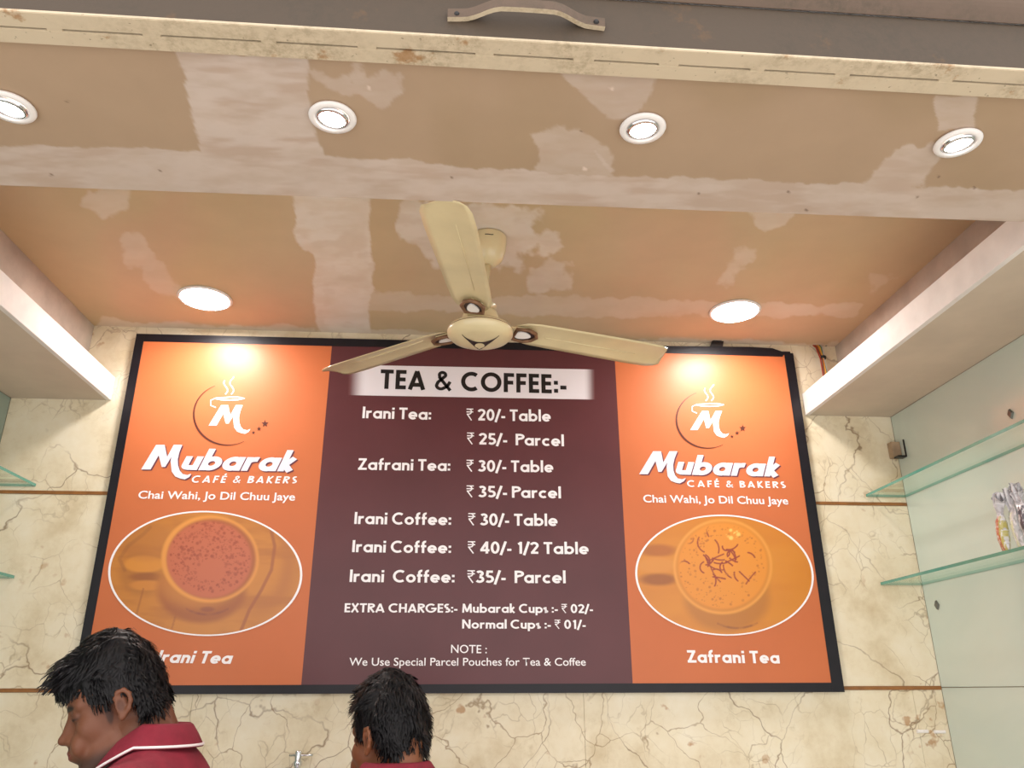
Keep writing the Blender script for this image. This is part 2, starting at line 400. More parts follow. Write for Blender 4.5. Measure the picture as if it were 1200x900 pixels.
# side soffits: low box with a cove step behind it
def soffit(sgn, xin, xcove, xwall):
    e = empty('ceiling_soffit', (xwall, 2.0, ZB), kind='structure')
    y0, y1 = 1.392, YW-.0005
    a, b = sorted((xin, xwall))
    fa, fb = (xin, xin+sgn*.016)
    bm = bmesh.new(); box(bm, *sorted((fa, fb)), y0, y1, ZB, ZBT, bev=.0008); obj('fascia_board', bm, M['plaster_white'], e)
    bm = bmesh.new(); box(bm, *sorted((fb, xwall)), y0, y1, ZB+.0006, ZB+.012); box(bm, *sorted((fb, xwall)), y0, y1, ZBT-.012, ZBT-.001)
    obj('bottom_board', bm, M['box_bottom'], e)
    bm = bmesh.new(); box(bm, *sorted((xcove, xwall)), y0, y1, ZBT-.0005, ZC-.0005); obj('cove_face', bm, M['cove'], e)
soffit(-1, -1.188, -1.296, XL); soffit(1, 1.275, 1.432, XR)
tag(bpy.data.objects['ceiling_soffit'], kind='structure')

# ================================================================ ROLLER SHUTTER at the opening
def shutter():
    L = lambda x: 0.0057*(x-.1)           # tiny skew of the shutter against the wall
    e = empty('roller_shutter', (.1, .95, EYE+.93), 'raised rolling shutter edge with dirty cream bottom rail and dull brown plate', 'shutter')
    xa, xb = XL+.02, XR-.02
    def band(name, y0, y1, z0, z1, mat, bev=.001, par=e, a=xa, b=xb):
        bm = bmesh.new(); n = 24
        for i in range(1):
            pa = [(a, y0+L(a), z0), (a, y1+L(a), z0), (a, y1+L(a), z1), (a, y0+L(a), z1)]
            pb = [(b, y0+L(b), z0), (b, y1+L(b), z0), (b, y1+L(b), z1), (b, y0+L(b), z1)]
            prism(bm, pa, pb)
        if bev: bmesh.ops.bevel(bm, geom=list(bm.edges), offset=bev, segments=2, affect='EDGES')
        return obj(name, bm, mat, par)
    z = EYE+.93
    band('front_rail', .933, .9630, z, z+.006, M['steel_cream'])
    r = band('rear_rail', .9668, .996, z, z+.006, M['steel_cream'])
    band('rail_backing', .936, .990, z+.0055, z+.0075, M['black'], 0)
    x = -1.38; k = 0
    while x < XR-.1:                       # welds bridging the gap between both rails
        w = .022+.012*rnd.random(); band('weld', .9605, .9695, z+.0004, z+.005, M['steel_cream'], .0008, e, x, x+w)
        x += .135+.05*rnd.random()
    band('bottom_plate', .934, .9385, z+.004, z+.098, M['steel_dark'], .0006)
    # slat rolled above the plate
    for j in range(3):
        bm = bmesh.new(); zz = z+.0975+j*.075; n = 12
        pr = []
        for i in range(n+1):
            a = math.pi*(i/n); pr.append((.934-.020*math.sin(a)-.004, zz+.074*(i/n)))
        pr2 = [(y+.0015, q) for y, q in pr]
        prof = pr+pr2[::-1]
        prism(bm, [(xa, y+L(xa), q) for y, q in prof], [(xb, y+L(xb), q) for y, q in prof])
        obj('slat', bm, M['steel_ridge'], e)
    # pull handle: flat strap, bowed outward
    bm = bmesh.new(); xc = .094; pts = []
    for i in range(25):
        u = i/24; s = sstep(0.10, .34, np.array(u))*(1-sstep(.66, .90, np.array(u)))
        pts.append((xc-.122+.244*u, .9335-.021*float(s), ))
    ht = .017
    for s0 in range(24):
        pass
    top = []; 
    A = [(x, y+L(x), EYE+.961) for x, y in pts]; th = .009
    rings = []
    for (x, y, zc) in A:
        u = (x-(xc-.122))/.244; lift = .006*math.sin(math.pi*u)
        rings.append([bm.verts.new((x, y, zc+lift)), bm.verts.new((x, y-th, zc+lift)), bm.verts.new((x, y-th, zc+lift+ht)), bm.verts.new((x, y, zc+lift+ht))])
    for a, b in zip(rings, rings[1:]):
        for k in range(4): bm.faces.new((a[k], a[(k+1) % 4], b[(k+1) % 4], b[k])).material_index = int(k == 0)  # underside faces take the paler steel, light from below put into the colour
    bm.faces.new(rings[0][::-1]); bm.faces.new(rings[-1])
    h = obj('handle', bm, [M['steel_ridge'], M['steel_cream']], e)
    for sx in (-.108, .108):
        bm = bmesh.new(); lathe(bm, [(0, .003), (.003, .0025), (.0045, 0), (.0045, -.001)], (xc+sx, .9245+L(xc), EYE+.969), (0, -1, 0), 14); obj('rivet', bm, M['black'], h)
shutter()
# ================================================================ LAMPS
def downlight(px_, py_, label):
    c = at(px_, py_, 'z', ZC); e = empty('panel_downlight', c, label, 'ceiling light', 'round panel lights in the recessed ceiling')
    bm = bmesh.new(); lathe(bm, [(.080, 0), (.086, -.001), (.0875, -.004), (.085, -.007), (.079, -.008), (.077, -.006), (.077, -.001)], c, seg=48); obj('bezel', bm, M['trim_white'], e, True)
    bm = bmesh.new(); lathe(bm, [(0, -.0062), (.0775, -.0062), (.0775, -.002), (0, -.002)], c, seg=48)
    A = math.pi*.0775**2; obj('diffuser', bm, emit('panel_light_glow', LAMP, DOWNLIGHT_POWER/(A*math.pi)), e)
downlight(240.5, 349, 'round white panel light on the left of the recessed ceiling')
downlight(861, 364, 'round white panel light on the right of the recessed ceiling')
def spot(px_, py_, label, tilt):
    c = at(px_, py_, 'z', ZB-.001); e = empty('spotlight', c, label, 'ceiling light', 'small spotlights in the lower ceiling strip')
    Rm = Matrix.Rotation(tilt[0], 3, 'X') @ Matrix.Rotation(tilt[1], 3, 'Y')
    ax = Rm @ Vector((0, 0, 1))
    bm = bmesh.new(); lathe(bm, [(.034, 0), (.040, -.001), (.0415, -.003), (.040, -.006), (.031, -.0075), (.029, -.006), (.028, -.001)], c, seg=40); obj('ring', bm, M['trim_white'], e, True)
    bm = bmesh.new(); lathe(bm, [(.0285, -.002), (.0285, -.0068), (.0235, -.0085), (.0235, -.004)], c, ax, seg=36); obj('swivel_ring', bm, M['chrome'], e, True)
    bm = bmesh.new(); lathe(bm, [(0, -.0085), (.012, -.0080), (.0235, -.0065), (.0235, -.003), (0, -.003)], c, ax, seg=32)
    obj('lens', bm, emit('spot_glow', (1, .9, .86, 1), 14.0), e)
    ld = bpy.data.lights.new('spot_lamp', 'SPOT'); ld.energy = SPOT_POWER; ld.color = (1, .93, .89); ld.spot_size = math.radians(84); ld.spot_blend = .7; ld.shadow_soft_size = .02
    lo = bpy.data.objects.new('spot_lamp', ld); COL.objects.link(lo); lo.parent = e; lo.location = (0, 0, -.014)
spot(12, 124, 'small round spotlight at the far left of the lower ceiling strip', (.10, .12))
spot(390, 136, 'small round spotlight beside the pale putty band, second from the left', (.08, .10))
spot(753, 149, 'small round spotlight right of the fan blade, third from the left', (.08, -.06))
spot(1122, 166, 'small round spotlight at the far right end of the lower ceiling strip', (.10, -.12))

# ================================================================ GLASS SHELVES AND SMALL WALL FITTINGS
def shelf(x0, x1, z, label):
    e = empty('glass_shelf', ((x0+x1)/2, 2.0, z), label, 'shelf', 'glass shelves on the side walls')
    bm = bmesh.new(); y0, y1 = 1.15, YW-.002; t_ = .009
    box(bm, x0, x1, y0, y1, z, z+t_)
    bm.normal_update()
    for f in bm.faces: f.material_index = 0 if abs(f.normal.z) > .5 else 1
    obj('glass_pane', bm, [M['glass'], M['glass_edge']], e)
    return e
shelf(1.454, XR-.001, EYE+.640, 'upper glass shelf with teal edge on the right wall')
shelf(1.453, XR-.001, EYE+.335, 'lower glass shelf on the right wall carrying the foil packets')
shelf(XL+.001, -1.374, EYE+.634, 'upper glass shelf with teal edge on the left wall')
shelf(XL+.001, -1.378, EYE+.338, 'lower glass shelf on the left wall, barely in the photo')
def clipfit(px_, py_, label):
    c = at(px_, py_, 'x', XR-.001); bm = bmesh.new(); s = .016
    P1 = [(c.x, c.y+s*.75, c.z), (c.x, c.y, c.z+s), (c.x, c.y-s*.75, c.z), (c.x, c.y, c.z-s)]
    P2 = [(c.x-.006, c.y+s*.55, c.z), (c.x-.006, c.y, c.z+s*.8), (c.x-.006, c.y-s*.55, c.z), (c.x-.006, c.y, c.z-s*.8)]
    prism(bm, P1, P2); o = obj('wall_clip', bm, M['clip']); tag(o, label, 'clip', 'diamond clips on the glass wall')
clipfit(1185, 485, 'small grey diamond clip just above the upper right glass shelf')
clipfit(1098.5, 709, 'small grey diamond clip below the lower right glass shelf')
e = empty('corner_block', (XR-.02, YW-.02, EYE+.78), 'small bare wood block with black edging in the upper right wall corner', 'block')
bm = bmesh.new(); box(bm, XR-.034, XR-.001, YW-.03, YW-.001, EYE+.780, EYE+.838, bev=.002); obj('block', bm, M['wood'], e)
bm = bmesh.new(); box(bm, XR-.004, XR-.0008, YW-.058, YW-.053, EYE+.775, EYE+.838); box(bm, XR-.034, XR-.0008, YW-.058, YW-.03, EYE+.774, EYE+.779); obj('edging', bm, M['black'], e)
for (a, b), lb in (((1080, 857), 'white wall plug, left of the pair low on the marble by the glass wall'), ((1100, 857.5), 'white wall plug, right of the pair low on the marble by the glass wall')):
    c = at(a, b, 'y', YW); bm = bmesh.new(); w = .018
    tube(bm, [(c.x-w, YW-.005, c.z), (c.x+w, YW-.005, c.z)], .005, 10); box(bm, c.x-.003, c.x+.003, YW-.012, YW-.0005, c.z-.003, c.z+.003)
    tag(obj('wall_plug', bm, M['trim_white'], None, False), lb, 'plug', 'wall plugs by the glass wall')
# tap
c = at(352, 882, 'y', YW); e = empty('wall_tap', (c.x, YW, c.z-.03), 'chrome tap with lever bar on the marble wall between the two men', 'tap')
bm = bmesh.new(); zt = c.z
lathe(bm, [(0, .03), (.009, .03), (.010, .026), (.010, .004), (.013, 0), (.013, -.008), (.009, -.012), (.009, -.03), (.017, -.034), (.019, -.05), (.015, -.07), (0, -.07)], (c.x+.002, YW-.045, zt-.022), seg=24); obj('body', bm, M['chrome'], e, True)
bm = bmesh.new(); tube(bm, [(c.x-.024, YW-.045, zt-.004), (c.x+.044, YW-.045, zt-.004)], .0032, 10); obj('lever', bm, M['chrome'], e, True)
bm = bmesh.new(); tube(bm, [(c.x, YW-.001, zt-.075), (c.x, YW-.045, zt-.075), (c.x+.012, YW-.10, zt-.07), (c.x+.018, YW-.13, zt-.085), (c.x+.02, YW-.14, zt-.12)], .010, 12); lathe(bm, [(0, .0), (.026, 0), (.026, .004), (.012, .010), (0, .010)], (c.x, YW-.001, zt-.075), (0, -1, 0)); obj('spout', bm, M['chrome'], e, True)
# wires out of the corner
c0 = at(957, 404, 'y', YW-.002); c1 = at(967, 442, 'y', YW-.02)
e = empty('wire_bundle', c0, 'loose bundle of coloured wires hanging from the top right wall corner', 'wires')
for k, (nm, colr) in enumerate((('red', (176, 60, 44)), ('brown', (120, 74, 50)), ('orange', (228, 140, 50)), ('yellow', (226, 190, 80)), ('green', (70, 120, 84)), ('grey', (196, 196, 200)))):
    o_ = (k-2.5)*.0042; bm = bmesh.new()
    pts = [c0+Vector((o_*1.6-.004, 0, .004)), c0+Vector((o_*1.2+.002, -.012, -.016)), c0.lerp(c1, .5)+Vector((o_*.8+.004*math.sin(k), -.016, 0)), c1+Vector((o_, -.008, 0)), c1+Vector((o_, 0, -.05))]
    sm = []
    for i in range(13):
        u = i/12*(len(pts)-1); a = min(int(u), len(pts)-2); sm.append(pts[a].lerp(pts[a+1], u-a))
    tube(bm, sm, .0026, 7); obj('wire', bm, simple('wire_'+nm, colr, .4), e, True)
bm = bmesh.new(); tube(bm, [c0+Vector((-.012, -.001, .006)), c0+Vector((.0, -.008, .008)), c0+Vector((.02, -.006, .004)), c0+Vector((.038, -.002, -.002))], .005, 8); obj('frayed_tape', bm, M['black'], e, True)
c = c0.lerp(c1, .45); bm = bmesh.new(); lathe(bm, [(.009, .006), (.0105, .004), (.0105, -.004), (.009, -.006)], c+Vector((.004, -.016, 0)), (.3, 0, 1), 12); obj('tape_wrap', bm, M['black'], e, True)

# ================================================================ MENU BOARD
YB = YW-.018                       # print surface
def bp(x, y, lift=0): return at(x, y, 'y', YB-lift)
TL, TR, BR, BL = (160, 391), (928, 409.5), (990, 811), (82.5, 814)
board = empty('menu_board', at(560, 811, 'y', YB), 'large orange and maroon menu board with black border on the marble wall', 'menu board')
def flat(name, poly, mat, lift=0., par=board, thick=0):
    bm = bmesh.new(); a = [bp(x, y, lift) for x, y in poly]
    if thick: prism(bm, [(p.x, p.y+thick, p.z) for p in a], [tuple(p) for p in a])
    else: bm.faces.new([bm.verts.new(p) for p in a])
    bmesh.ops.recalc_face_normals(bm, faces=list(bm.faces))
    if not thick:
        for f in bm.faces:
            if f.normal.y > 0: f.normal_flip()
    return obj(name, bm, mat, par)
flat('backing', [(163, 394), (926, 412), (987, 808), (86, 811)], M['tape'], -.0005, thick=.016)
I_TL, I_TR, I_BR, I_BL = (168.5, 399.5), (919, 416), (976, 800.5), (94, 803.5)
flat('orange_panel', [I_TL, (389, 404.5), (353, 802.5), I_BL], M['orange'], .0005, thick=.001)
flat('maroon_panel', [(389, 404.5), (720, 411.7), (741.5, 801.4), (353, 802.5)], M['maroon'], .0005, thick=.001)
flat('orange_panel', [(720, 411.7), I_TR, I_BR, (741.5, 801.4)], M['orange'], .0005, thick=.001)
flat('border_tape', [TL, (754, 405), (880, 406.5), (905, 408), (920, 413), (917, 418), (754, 413), (389, 405.5), (168, 400)], M['tape'], .0015, thick=.002)
flat('border_tape', [(919, 413), (929.5, 414), BR, (976, 811)], M['tape'], .0020, thick=.002)
flat('border_tape', [(84, 805.5), (353, 802.5), (741, 800.8), (978, 800), BR, BL], M['tape'], .0015, thick=.002)
flat('border_tape', [TL, (169.5, 393), (95.5, 805), BL], M['tape'], .0020, thick=.002)
# header strip with faded ends
def header():
    q = [(409, 427.5), (697, 433), (697.5, 468.3), (407.5, 463)]
    A = [np.array(bp(*p, .0012)) for p in q]; n, m_ = 4, 90
    U = np.linspace(0, 1, m_)[None, :, None]; V = np.linspace(0, 1, n)[:, None, None]
    P = (A[0]*(1-U)+A[1]*U)*(1-V)+(A[3]*(1-U)+A[2]*U)*V
    u = np.repeat(U[..., 0], n, 0); w = sstep(0, .07, u)*(1-sstep(.955, 1, u))
    C = mixc(np.ones(P.shape)*lin((96, 46, 50)), lin((232, 226, 232)), w)
    grid_mesh('header_strip', P[::-1], C, attr_mat('header_print', .3, .5, .0, coat=.3, bump=0), board)
header()

# ---------------- stroke lettering (geometric bold sans drawn from strokes)
def arc(cx, cy, rx, ry, a0, a1, n=14): return [(cx+rx*math.cos(math.radians(a0+(a1-a0)*i/n)), cy+ry*math.sin(math.radians(a0+(a1-a0)*i/n))) for i in range(n+1)]
def glyph(ch, w):
    h = w/2; X_ = .66; G = {}
    r = (X_-w)/2+.0; cy = X_/2; ry = (X_-w)/2+.01; rx = ry*1.0; cx = rx+h
    bowl = [arc(cx, cy, rx, ry, 0, 360, 26)]
    C = 1-h
    if ch == 'I': return [[(h, 0), (h, 1)]], w
    if ch == 'l': return [[(h, 0), (h, 1.04)]], w
    if ch == 'i': return [[(h, 0), (h, X_)], [(h, .79), (h, .79+w*1.0)]], w
    if ch == 'a': return bowl+[[(cx+rx, 0), (cx+rx, X_)]], cx+rx+h
    if ch == 'b': return bowl+[[(h, 0), (h, 1.04)]], cx+rx+h
    if ch == 'p': return bowl+[[(h, -.26), (h, X_)]], cx+rx+h
    if ch == 'o': return bowl, cx+rx+h
    if ch == 'c': return [arc(cx, cy, rx, ry, 48, 312, 20)], cx+rx*.85+h*.4
    if ch == 'e': return [arc(cx, cy, rx, ry, 0, 318, 24), [(cx-rx, cy-.01), (cx+rx+h*.9, cy-.01)]], cx+rx+h
    if ch == 'r': return [[(h, 0), (h, X_)], arc(h+.25, X_-.27, .25, .27-h*.9, 175, 75, 8)], w+.25
    if ch == 'n': return [[(h, 0), (h, X_)], arc(h+.19, X_-.24, .19, .24-h, 180, 0, 12)+[(h+.38, 0)]], .38+w
    if ch == 'm': return [[(h, 0), (h, X_)], arc(h+.17, X_-.22, .17, .22-h, 180, 0, 12)+[(h+.34, 0)], arc(h+.51, X_-.22, .17, .22-h, 180, 0, 12)+[(h+.68, 0)]], .68+w
    if ch == 'u': return [[(h, X_)]+arc(h+.185, .23, .185, .23-h, 180, 360, 12)+[(h+.37, X_)], [(h+.37, 0), (h+.37, X_)]], .37+w
    if ch == 's': return [arc(.2, X_-.165-.0, .135, .165-h, 55, 270, 14)+arc(.2, .165+.0, .145, .165-h+.0, 90, -125, 14)], .42
    if ch == 't': return [[(h+.08, 0), (h+.08, .9)], [(0, X_-h), (.16+w, X_-h)]], .2+w
    if ch == 'f': return [[(h+.07, 0), (h+.07, .78)]+arc(h+.07+.16, .80, .16, .24-h, 180, 75, 8), [(0, X_-h), (.2+w, X_-h)]], .25+w*.75
    if ch == 'k': return [[(h, 0), (h, 1.04)], [(w*.7, X_*.42), (.40, X_)], [(w*.8, X_*.46), (.44, 0)]], .47+h*.4
    if ch == 'T': return [[(.31, 0), (.31, 1)], [(0, C), (.62, C)]], .62
    if ch == 'E': return [[(h, 0), (h, 1)], [(h, C), (.5, C)], [(h, .51), (.47, .51)], [(h, h), (.5, h)]], .5
    if ch == 'É': return [[(h, 0), (h, 1)], [(h, C), (.5, C)], [(h, .51), (.47, .51)], [(h, h), (.5, h)], [(.2, 1.1), (.36, 1.3)]], .5
    if ch == 'F': return [[(h, 0), (h, 1)], [(h, C), (.5, C)], [(h, .50), (.46, .50)]], .5
    if ch == 'A': return [[(h*.8, 0), (.4, 1-h*.4)], [(.8-h*.8, 0), (.4, 1-h*.4)], [(.17, .25), (.63, .25)]], .8
    if ch == 'C': return [arc(.5, .5, .5-h, .5-h+.01, 52, 308, 26)], .84
    if ch == 'G': return [arc(.5, .5, .5-h, .5-h+.01, 48, 350, 28)+[(1-h, .46)], [(.52, .46), (1.0, .46)]], 1.0
    if ch == 'O': return [arc(.5, .5, .5-h, .5-h+.01, 0, 360, 34)], 1.0
    if ch == 'P': return [[(h, 0), (h, 1)], [(h, C)]+arc(.31, .5+.5*.46+.015, .26, C-(.745), 90, -90, 12)+[(h, .49)]], .58
    if ch == 'R': return [[(h, 0), (h, 1)], [(h, C)]+arc(.30, .745, .24, C-.745, 90, -90, 12)+[(h, .49)], [(.25, .47), (.55, .0)]], .60
    if ch == 'B': return [[(h, 0), (h, 1)], [(h, C)]+arc(.27, .755, .22, C-.755, 90, -90, 10)+[(h, .51)], [(h, .53)]+arc(.30, .27+h*.2, .25, .27-h*.8, 90, -90, 10)+[(h, h)]], .58
    if ch == 'K': return [[(h, 0), (h, 1)], [(w*.6, .44), (.53, 1)], [(w*.6, .52), (.57, 0)]], .6
    if ch == 'H': return [[(h, 0), (h, 1)], [(.7-h, 0), (.7-h, 1)], [(h, .5), (.7-h, .5)]], .7
    if ch == 'N': return [[(h, 0), (h, 1)], [(.76-h, 0), (.76-h, 1)], [(h, .97), (.76-h, .03)]], .76
    if ch == 'M': return [[(h, 0), (h+.06, 1)], [(.92-h, 0), (.92-h-.06, 1)], [(h+.06, .97), (.46, .10)], [(.92-h-.06, .97), (.46, .10)]], .92
    if ch == 'X': return [[(h*.6, 0), (.66-h*.8, 1)], [(.66-h*.6, 0), (h*.8, 1)]], .66
    if ch == 'Z': return [[(0, C), (.60, C)], [(.0, h), (.64, h)], [(.50, C), (.12, h)]], .64
    if ch == 'S': return [arc(.27, .735, .18, .265-h, 50, 270, 14)+arc(.27, .26, .20, .26-h, 90, -130, 14)], .54
    if ch == '0': return [arc(.31, .5, .31-h, .5-h+.01, 0, 360, 28)], .62
    if ch == '1': return [[(.30, 0), (.30, 1)], [(.30, C-.02), (.12, .80)]], .62-.18
    if ch == '2': return [arc(.28, .70, .22, .30-h, 165, -20, 14)+[(.12, h)], [(.04, h), (.56, h)]], .58
    if ch == '3': return [arc(.25, .755, .19, .245-h, 150, -90, 14), arc(.25, .28, .23, .28-h, 95, -150, 16)], .56
    if ch == '4': return [[(.46, 0), (.46, 1)], [(.46, .97), (.07, .29)], [(.0, .27), (.64, .27)]], .64
    if ch == '5': return [[(.52, C), (.16, C), (.12, .53)], [(.12, .55)]+arc(.26, .31, .25, .31-h, 100, -135, 16)], .58
    if ch == ':': return [[(h, .04), (h, .04+w)], [(h, .46), (h, .46+w)]], w
    if ch == '-': return [[(0, .32), (.30, .32)]], .30
    if ch == '/': return [[(0, -.12), (.34, 1.02)]], .36
    if ch == '&': return [[(.74, 0), (.22, .66)]+arc(.35, .80, .15, .20-h*.9, 205, -25, 14)+[(.14, .42)]+arc(.29, .25, .21, .25-h, 150, 290, 12)+[(.60, .22), (.72, .46)]], .78
    if ch == '₹': return [[(0, .97), (.52, .97)], [(0, .73), (.52, .73)], [(.04, .97)]+arc(.16, .75, .22, .22, 90, -90, 10)+[(.02, .53)], [(.06, .53), (.40, 0)]], .52
    return [], .3
def ribbons(bm, strokes, w, xf, z):
    for s in strokes:
        P = [Vector(p) for p in s]; n = len(P); closed = (P[0]-P[-1]).length < 1e-5
        if closed: P = P[:-1]; n -= 1
        Ls, Rs = [], []
        for i in range(n):
            if closed: a, b = P[i]-P[i-1], P[(i+1) % n]-P[i]
            else: a = P[i]-P[i-1] if i else P[1]-P[0]; b = P[i+1]-P[i] if i < n-1 else P[-1]-P[-2]
            a = a.normalized(); b = b.normalized(); na = Vector((-a.y, a.x)); nb = Vector((-b.y, b.x)); m = (na+nb)
            m = m.normalized() if m.length > 1e-6 else na
            k = min(1/max(m.dot(na), .35), 2.0)*w/2
            Ls.append(P[i]+m*k); Rs.append(P[i]-m*k)
        L = [bm.verts.new(xf(p.x, p.y)) for p in Ls]; R_ = [bm.verts.new(xf(p.x, p.y)) for p in Rs]
        for i in range(n if closed else n-1):
            j = (i+1) % n
            try: bm.faces.new((R_[i], R_[j], L[j], L[i]))
            except ValueError: pass
def layout(text, w, gap, space, thin='₹'):
    x = 0; out = []
    for ch in text:
        if ch == ' ': x += space; continue
        ww = w*.5 if ch in thin else w*.78 if ch == '&' else w
        s, adv = glyph(ch, ww); out.append(([[(p[0]+x, p[1]) for p in q] for q in s], ww)); x += adv+gap
    return out, x-gap
def letter(text, p0, p1, cap, mat, w=.19, gap=.09, space=.30, slant=0, lift=.0018, par=board, name='lettering', thin='₹'):
    """baseline from photo pixel p0 to p1 on the board plane; cap = cap height in photo pixels at the middle"""
    A = bp(*p0, lift); B = bp(*p1, lift); out, W = layout(text, w, gap, space, thin)
    mx, my = (p0[0]+p1[0])/2, (p0[1]+p1[1])/2; H = (bp(mx, my-cap, lift)-bp(mx, my, lift)).length
    U = (B-A)/W; V = Vector((0, 0, H)); flags = []
    for i, ch in enumerate(text):
        if ch != ' ': flags.append(i == 0 or text[i-1] == ' ')
    bm = bmesh.new()
    for k, (s, ww) in enumerate(out):
        if flags[k] and k:
            for f in bm.faces:
                f.normal_update()
                if f.normal.y > 0: f.normal_flip()
            obj(name, bm, mat, par); bm = bmesh.new()
        off = Vector((0, -(k % 3)*2e-5, 0))
        for j, st in enumerate(s):
            ribbons(bm, [st], ww, lambda x, y: A+U*(x+slant*y)+V*y+off+Vector((0, -j*1e-5, 0)), 0)
    for f in bm.faces:
        f.normal_update()
        if f.normal.y > 0: f.normal_flip()
    return obj(name, bm, mat, par)
Wt = M['white_ink']
letter('TEA & COFFEE:-', (445, 455.5), (664, 461.5), 22.5, M['black_ink'], w=.20, gap=.11, space=.36)
for txt, p0, p1, cap in [
 ('Irani Tea:', (424.5, 490), (505, 492), 13.5), ('₹ 20/- Table', (546.5, 492.5), (645.5, 494), 13.5),
 ('₹ 25/-  Parcel', (547, 520.5), (661, 523), 13.5),
 ('Zafrani Tea:', (419.5, 550.5), (527.5, 552), 13.5), ('₹ 30/- Table', (546.5, 552.5), (648.5, 553.5), 13.5),
 ('₹ 35/- Parcel', (546.5, 582.5), (657.5, 584), 13.5),
 ('Irani Coffee:', (415, 614), (528.5, 615.5), 14), ('₹ 30/- Table', (548.5, 615.5), (653.5, 616.5), 14),
 ('Irani Coffee:', (412.5, 647), (528.5, 648.5), 14), ('₹ 40/- 1/2 Table', (548, 648.5), (690, 649.5), 14),
 ('Irani  Coffee:', (409.5, 682), (532.5, 683), 14.5), ('₹35/-  Parcel', (547.5, 683), (663, 683.5), 14.5),
 ('EXTRA CHARGES:-', (403.5, 717.5), (536, 718), 10.5), ('Mubarak Cups :- ₹ 02/-', (541.5, 718), (695, 718.5), 10.5),
 ('Normal Cups :- ₹ 01/-', (541.5, 736.5), (686.5, 737), 10.5)]:
    letter(txt, p0, p1, cap, Wt, w=.185, gap=.085, space=.27)
def font_text(text, p0, p1, cap, mat, bold=0.0, lift=.0018, shear=0):
    cu = bpy.data.curves.new('tmp', 'FONT'); cu.body = text; cu.size = 1; cu.offset = bold; cu.shear = shear; cu.resolution_u = 4
    o = bpy.data.objects.new('tmp', cu); COL.objects.link(o); dg = bpy.context.evaluated_depsgraph_get()
    me = bpy.data.meshes.new_from_object(o.evaluated_get(dg)); bpy.data.objects.remove(o)
    n = len(me.vertices); co = np.zeros(n*3); me.vertices.foreach_get('co', co); co = co.reshape(-1, 3)
    x0, x1 = co[:, 0].min(), co[:, 0].max(); capu = .727
    A = np.array(bp(*p0, lift)); B = np.array(bp(*p1, lift)); mx, my = (p0[0]+p1[0])/2, (p0[1]+p1[1])/2
    H = (bp(mx, my-cap, lift)-bp(mx, my, lift)).length
    u = (co[:, 0]-x0)/(x1-x0); out = A+(B-A)*u[:, None]; out[:, 2] += co[:, 1]/capu*H
    me.vertices.foreach_set('co', out.ravel()); me.materials.clear(); return link('lettering', me, mat, board)
font_text('NOTE :', (528.5, 765), (570.5, 765.5), 10, Wt, .006)
font_text('We Use Special Parcel Pouches for Tea & Coffee', (409, 780), (686.5, 780), 9.6, Wt, .006)
font_text('Chai Wahi, Jo Dil Chuu Jaye', (161.5, 584), (345.5, 586.5), 9.2, Wt, .016)
font_text('Chai Wahi, Jo Dil Chuu Jaye', (754, 588.5), (924, 591), 9.0, Wt, .016)
